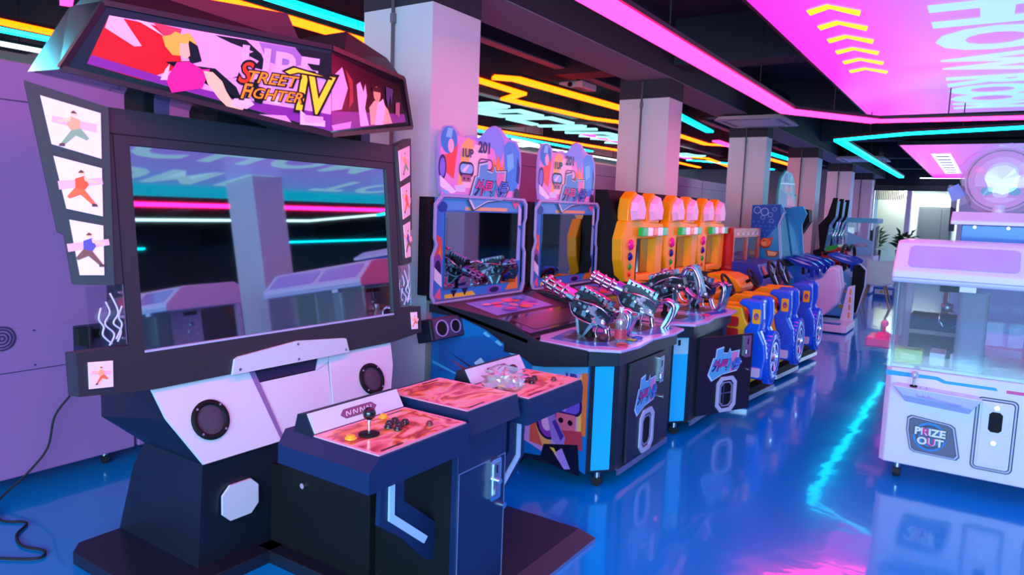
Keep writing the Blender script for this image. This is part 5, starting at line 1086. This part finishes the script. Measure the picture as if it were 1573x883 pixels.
# ---------------------------------------------------------------- claw machines on the right
m_pinkw = M('blush_white_steel', '#e8dcf2', .35, coat=.2, var=.02, bscale=5)
m_cyanl = M('cyan_stripe', '#22a4ec', .3); m_magl = M('magenta_stripe', '#e83a94', .3)
def claw(x0, y0, label, W=1.42, D=.85):
    t = thing('claw_machine', label, 'claw machine', (x0+W/2, y0+D/2, 0))
    x1 = x0+W; y1 = y0+D; f = FY(y0, x0, 0)
    body = [(x0+.03, y0), (x1-.03, y0), (x1, y0+.03), (x1, y1), (x0, y1), (x0, y0+.03)]
    obj('base_cabinet', MB().prism(FZ(0), body, .105, .685, m_pinkw), t, .006)
    for x in (x0+.10, x1-.10):
        for y in (y0+.09, y1-.09): obj('castor', MB().cyl((x, y, .06), (x, y, .11), .022, m_steel).cyl((x-.02, y, .032), (x+.02, y, .032), .032, m_rubber), t)
    # stripes under the glass
    c2 = W/2
    obj('stripe', MB().art(f, [(m_cyanl, [(.0, .665), (.27, .662), (.31, .645), (.55, .645), (.56, .628), (.30, .628), (.26, .643), (0, .635)]), (m_magl, [(.60, .640), (.80, .640), (.84, .655), (W, .66), (W, .635), (.86, .635), (.82, .622), (.60, .622)])], d=.001), t)
    for k, ox in ((0, 0), (1, W)):
        s = 1 if k == 0 else -1
        q = lambda l: [(ox+s*a, b) for a, b in (l if s > 0 else l[::-1])]
        # control shelf with joystick
        P0 = [f.P(a, b, d) for a, b, d in ((ox+s*.07, .60, 0), (ox+s*.47, .585, 0), (ox+s*.44, .47, 0), (ox+s*.11, .49, 0))]
        P1 = [f.P(a, b, d) for a, b, d in ((ox+s*.05, .60, .11), (ox+s*.50, .585, .11), (ox+s*.45, .52, .09), (ox+s*.10, .545, .09))]
        cs = obj('control_shelf', MB().add(P0+P1, [[0, 1, 5, 4], [1, 2, 6, 5], [2, 3, 7, 6], [3, 0, 4, 7], [4, 5, 6, 7]], M('frosted_shelf', '#dcd4f4', .3)), t, .006)
        mb = MB()
        for j in range(3): mb.tube([f.P(ox+s*(.16+j*.03), .60-.0, .06), f.P(ox+s*(.18+j*.03), .555, .111), f.P(ox+s*(.40-j*.01), .535-j*.003, .111)], .003, K('#b0a8dc'), 6)
        obj('shelf_rib', mb, cs)
        j = obj('joystick', MB().cyl(f.P(ox+s*.155, .60, .07), f.P(ox+s*.155, .655, .07), .006, m_steel).lathe(f.P(ox+s*.155, .60, .07), (0, 0, 1), [(.02, 0), (.02, .006), (0, .008)], m_dark), t)
        obj('ball_top', MB().ball(f.P(ox+s*.155, .668, .07), .021, clear('pale_ball', (.85, .9, 1), .25, .05, haze=.35)), j)
        # prize door
        o_ = [(.165, .325), (.165, .40), (.185, .415), (.385, .395), (.41, .38), (.445, .21), (.43, .19), (.215, .195), (.19, .21)]
        o_ = [(a-.03, b) for a, b in o_]
        cx_ = sum(a for a, b in o_)/9; cy_ = sum(b for a, b in o_)/9; sc = lambda kk: [(cx_+(a-cx_)*kk, cy_+(b-cy_)*kk) for a, b in o_]
        pd = obj('prize_door', MB().prism(f, q(o_), 0, .006, K('#241e34', .3)).prism(f, q(sc(.96)), .006, .009, K('#c8c0ec', .3)).prism(f, q(sc(.90)), .009, .011, K('#2c2640', .3)).prism(f, q(sc(.87)), .011, .013, M('grey_lilac_flap', '#5c5874', .35)), t)
        c = f.sub(ox+s*cx_, cy_, .0135)
        mb = MB().art(c, [(K('#2f8ad0'), 'c', 0, 0, .085), (K('#3a3450'), 'c', 0, 0, .072), (K('#2f8ad0'), 'c', 0, 0, .058), (K('#3f5a90'), 'c', 0, 0, .048)] +
            [(K('#1a1430'), 't', 0.0, .026, .062, 'PRIZE', dict(bold=.09, sx=1.05)), (K('#f4f0fa'), 't', 0, .026, .060, 'PRIZE', dict(bold=.045, sx=1.05)), (K('#1a1430'), 't', .005, -.030, .062, 'OUT', dict(bold=.09, sx=1.05)), (K('#f4f0fa'), 't', .005, -.030, .060, 'OUT', dict(bold=.045, sx=1.05)), (K('#e03a94'), 't', -.022, .026, .060, 'R', dict(bold=.03, sx=1.05)), (K('#e03a94'), 't', .008, -.030, .060, 'U', dict(bold=.03, sx=1.05))], d=0, step=.0004)
        obj('prize_sign', mb, pd)
        # coin door
        a0, a1 = .465, .665
        if s < 0: b0, b1 = W-a1, W-a0
        else: b0, b1 = a0, a1
        cd = obj('coin_door', MB().prism(f, rrect(b0, b1, .165, .585, .03), 0, .004, K('#241e34', .3)).prism(f, rrect(b0+.006, b1-.006, .171, .579, .026), .004, .006, K('#c8c0ec', .3)).prism(f, rrect(b0+.014, b1-.014, .179, .571, .02), .006, .008, K('#2c2640', .3)).prism(f, rrect(b0+.02, b1-.02, .185, .565, .016), .008, .012, m_pinkw), t)
        mc = (b0+b1)/2
        mb = MB().prism(f, rect(b0+.03, b1-.03, .38, .555), .012, .016, m_pinkw).prism(f, rect(b0+.03, b1-.03, .20, .37), .012, .016, m_pinkw)
        obj('door_leaf', mb, cd, .002)
        obj('coin_return', MB().prism(f, chrect(mc-.032, mc+.032, .395, .51, .014), .016, .0175, m_dark), cd)
        for b in (.535, .335): obj('lock', MB().cyl(f.P(mc, b, .016), f.P(mc, b, .028), .013, m_chrome), cd)
    # glass box: posts, panes, back, playfield
    mb = MB()
    for x, y in ((x0, y1-.05), (x1-.05, y1-.05)): mb.box(x, x+.05, y, y+.05, .685, 1.20, m_pinkw)
    obj('rear_post', mb, t)
    obj('glass', MB().box(x0+.005, x1-.005, y0+.02, y0+.028, .685, 1.20, m_glass).box(x0+.005, x0+.013, y0+.02, y1-.05, .685, 1.20, m_glass).box(x1-.013, x1-.005, y0+.02, y1-.05, .685, 1.20, m_glass), t)
    obj('corner_strip', MB().box(x0+.0, x0+.018, y0+.015, y0+.033, .685, 1.2, m_acry).cyl((x0+.022, y0+.04, .685), (x0+.022, y0+.04, 1.2), .004, m_steel), t)
    obj('glass_lock', MB().box(x0+.33, x0+.41, y0+.004, y0+.02, 1.165, 1.20, m_white), t)
    obj('playfield', MB().box(x0+.02, x1-.02, y0+.04, y1-.05, .685, .70, M('playfield_sheet', '#d8d0e4', .4)), t)
    obj('partition', MB().box(x0+.69, x0+.71, y0+.04, y1-.05, .70, 1.2, m_pinkw), t)
    obj('prize_chute', MB().prism(FZ(0), rrect(x0+.33, x0+.48, y0+.05, y0+.22, .03), .70, 1.16, clear('grey_chute', (.62, .58, .72), .08, .05, haze=.35)), t)
    # roof
    pr = [(y0-.01, 1.195), (y0-.02, 1.215), (y0-.02, 1.265), (y0+.16, 1.425), (y0+.22, 1.44), (y1-.05, 1.44), (y1+.01, 1.40), (y1+.01, 1.195)]
    fx = Fr((0, 0, 0), (0, 1, 0), (0, 0, 1))
    rf = obj('roof', MB().prism(fx, pr, x0-.015, x1+.015, m_pinkw), t, .012)
    rs = Fr((x0, y0-.02, 1.265), (1, 0, 0), (0, .18, .16))
    obj('roof_window', MB().prism(rs, rrect(.06, .60, .035, .215, .03), .001, .006, M('lilac_acrylic', '#c8a4e4', .12, coat=.5)).prism(rs, rrect(.68, W-.06, .035, .215, .03), .001, .006, M('lilac_acrylic')), rf)
    obj('roof_rib', MB().prism(f, rect(-.015, W+.015, 1.222, 1.228), .021, .024, K('#9a90c0')), rf)
    obj('gantry', MB().box(x0+.06, x0+.62, y0+.40, y0+.43, 1.17, 1.19, m_steel).box(x0+.22, x0+.32, y0+.36, y0+.46, 1.13, 1.17, m_dark).cyl((x0+.27, y0+.41, 1.05), (x0+.27, y0+.41, 1.13), .004, m_steel), t)
    mb = MB().lathe((x0+.27, y0+.41, 1.0), (0, 0, 1), [(.0, 0), (.03, .005), (.035, .05), (.0, .06)], m_steel)
    for i in range(3):
        a = 2.09*i; mb.tube([Vector((x0+.27, y0+.41, 1.01))+Vector((math.cos(a), math.sin(a), 0))*r_+Vector((0, 0, z_)) for r_, z_ in ((.02, 0), (.07, -.02), (.075, -.07), (.03, -.11))], .005, m_chrome, 6)
    obj('claw', mb, t)
    return t
c1 = claw(-.41, 4.75, 'white claw machine in the right foreground with PRIZE OUT door')
# things inside the first claw machine
tag(obj('carton', MB().box(-.385, -.235, 4.86, 4.97, .7005, .785, K('#c0c832', .5)).art(FY(4.859), [(K('#d8dc6a'), rect(-.35, -.27, .72, .76))], d=.0005), None, .002), 'yellow-green carton lying in the left corner of the claw machine', 'box')
tag(obj('carton', MB().box(-.20, -.12, 4.90, 5.10, .7005, .775, K('#e4dce8', .5)), None, .002), 'narrow white carton in the middle of the claw machine', 'box')
tag(obj('carton', MB().prism(FZ(.7005), [(-.125+.03, 4.87), (.05, 4.82), (.10, 5.0), (-.05, 5.08)], 0, .085, K('#dcd8ee', .5)).art(Fr((-.095, 4.87, .7005), (-.045+.09, .21, 0), (0, 0, 1)), [], d=0), None, .002), 'wide white carton lying by the prize chute', 'box')
bx = thing('open_carton', 'brown box standing in for a brown reflection in the claw machine glass', 'box', (-.15, 5.3, .7005))  # box made up to stand for a brown reflection in the glass
m_refl = M('brown_cardboard', '#5c4238', .7, var=.1, bscale=12)
obj('box_walls', MB().box(-.34, -.05, 5.22, 5.23, .7005, .96, m_refl).box(-.34, -.05, 5.42, 5.43, .7005, .96, m_refl).box(-.34, -.33, 5.23, 5.42, .7005, .96, m_refl).box(-.06, -.05, 5.23, 5.42, .7005, .96, m_refl), bx)
obj('flap', MB().add([(-.34, 5.22, .96), (-.05, 5.22, .96), (.02, 5.14, .93), (-.32, 5.14, .95)], [[0, 1, 2, 3]], m_refl).add([(-.05, 5.22, .96), (-.05, 5.42, .96), (.03, 5.40, .90), (.03, 5.26, .90)], [[0, 1, 2, 3]], m_refl), bx)
obj('tape', MB().box(-.342, -.048, 5.215, 5.22, .84, .865, K('#a88c80', .4)), bx)
# second machine behind with blue band and mascot disc
c2 = thing('claw_machine', 'white claw machine with a blue roof band behind the foreground claw machine', 'claw machine', (.35, 6.4, 0))
obj('base_cabinet', MB().box(-.20, .95, 6.15, 6.95, .1, .66, m_pinkw), c2, .006)
for x in (-.1, .85):
    for y in (6.25, 6.85): obj('castor', MB().cyl((x, y, .03), (x+.03, y, .03), .03, m_rubber).cyl((x+.015, y, .03), (x+.015, y, .1), .012, m_steel), c2)
obj('glass', MB().box(-.19, .94, 6.17, 6.94, .68, 1.40, m_glass), c2)
obj('post', MB().box(-.20, -.16, 6.15, 6.19, .66, 1.42, M('dark_red_post', '#7a2034', .4)).box(.91, .95, 6.15, 6.19, .66, 1.42, M('dark_red_post')), c2)
obj('roof_band', MB().box(-.13, .92, 6.14, 6.96, 1.41, 1.545, M('band_blue', '#1670d8', .3, coat=.3)), c2, .004)
obj('roof', MB().prism(Fr((0, 0, 0), (0, 1, 0), (0, 0, 1)), [(6.05, 1.545), (6.05, 1.575), (6.22, 1.64), (6.95, 1.64), (7.0, 1.545)], -.20, 1.0, m_pinkw), c2, .006)
mb = MB()
for k in range(5): mb.cyl((-.05+k*.2, 6.13, 1.53), (-.05+k*.2, 6.145, 1.53), .010, m_chrome, n=10)
obj('roof_lamp', mb, c2)
m_pk = M('pink_plastic', '#e86aa8', .3, coat=.2)
obj('side_ledge', MB().box(-.74, -.21, 6.55, 6.90, .50, .58, m_pk).box(-.40, -.21, 6.6, 6.85, .1, .50, m_pk), c2, .012)
jj = obj('joystick', MB().cyl((-.62, 6.7, .58), (-.62, 6.7, .67), .010, m_pk).lathe((-.62, 6.7, .58), (0, 0, 1), [(.07, 0), (.05, .03), (.015, .04)], m_pk), c2)
obj('ball_top', MB().ball((-.62, 6.7, .69), .03, K('#f0b0dc', .2)), jj)
dt = thing('round_topper_sign', 'round pink topper sign wrapped in clear plastic on the blue-banded machine', 'sign', (.07, 6.45, 1.64))
dc = FY(6.45, .085, 1.885)
obj('disc', MB().cyl(dc.P(0, 0, -.03), dc.P(0, 0, .02), .235, K('#c87ab4', .3), n=48).cyl((.085, 6.46, 1.64), (.085, 6.46, 1.70), .05, m_white), dt)
# a plain pattern only: rings, a pale rounded blank and teal pads
art_ = [(K('#7a3a78'), 'c', 0, 0, .222), (K('#e08cc8'), 'c', 0, 0, .212), (K('#f2b0dc'), 'c', 0, 0, .17), (K('#d884c4'), [(-.16, -.05), (.16, -.05), (.13, -.13), (-.13, -.13)]), (K('#ece8f8'), 'c', 0, .05, .10, .08), (K('#3aa4b0'), 'c', -.085, -.085, .04, .03), (K('#3aa4b0'), 'c', .085, -.085, .04, .03), (K('#ece8f8'), rrect(-.05, .05, -.13, -.045, .03))]
obj('disc_print', MB().art(dc, art_, d=.021, step=.0006), dt)
r = random.Random(8); mb = MB(); N = 22; H = 8; vs = []
for j in range(H+1):
    tt = math.pi*j/H
    for i in range(N):
        R_ = .275*(1+r.uniform(-.09, .09)); vs.append(dc.P(math.sin(tt)*math.cos(6.283*i/N)*R_, math.sin(tt)*math.sin(6.283*i/N)*R_, math.cos(tt)*.075+0))
vs = [Vector((v.x, v.y, max(v.z, 1.645))) for v in vs]
mb.add(vs, [[j*N+i, j*N+(i+1) % N, (j+1)*N+(i+1) % N, (j+1)*N+i] for j in range(H) for i in range(N)], clear('thin_wrap', (.97, .96, 1), .10, .15, haze=.12))
mb.add([dc.P(-.25, -.05, .03), dc.P(-.33, -.04, .05), dc.P(-.36, -.16, .04), dc.P(-.28, -.22, .02), dc.P(-.18, -.16, .03)], [[0, 1, 2, 3, 4]], clear('thin_wrap'))
obj('plastic_wrap', mb, dt)
obj('blue_pad', MB().prism(dc, [(-.27, -.03), (-.34, -.07), (-.30, -.17), (-.22, -.12)], -.02, .02, K('#5a78d8', .4)), dt)
# one more claw machine farther right (seen mirrored in the big screen)
def regroup(o, lab): o['label'] = lab
cc = dup(c1, (2.0, -.75, 0), 'second white claw machine to the right, mirrored in the big dark screen')

# ---------------------------------------------------------------- repeats share a group
GROUPS = {'neon_strip': 'neon strips under the ceiling', 'kids_driving_ride': 'yellow and blue driving rides', 'shooting_arcade_cabinet': 'twin-gun shooting cabinets',
          'potted_plant': 'potted plants by the corridor', 'carton': 'small cartons', 'conduit': 'conduits on the columns', 'slim_arcade_cabinet': 'slim tall cabinets by the far column',
          'water_shooting_cabinet': 'water gun cabinets', 'ceiling_led_screen': 'lit ceiling screens', 'air_conditioner': 'ceiling air conditioners', 'ceiling_lettering': 'light bar lettering', 'plastic_ring': 'small plastic rings'}
for o in list(COL.objects):
    if o.parent is None and 'label' in o:
        k = o.name.split('.')[0]
        if k in GROUPS: o['group'] = GROUPS[k]
        elif k == 'claw_machine': o['group'] = 'lilac machine backs along the left bay' if 'back' in o['label'].split(' left')[0] and 'lilac' in o['label'] else 'claw machines right of the aisle'
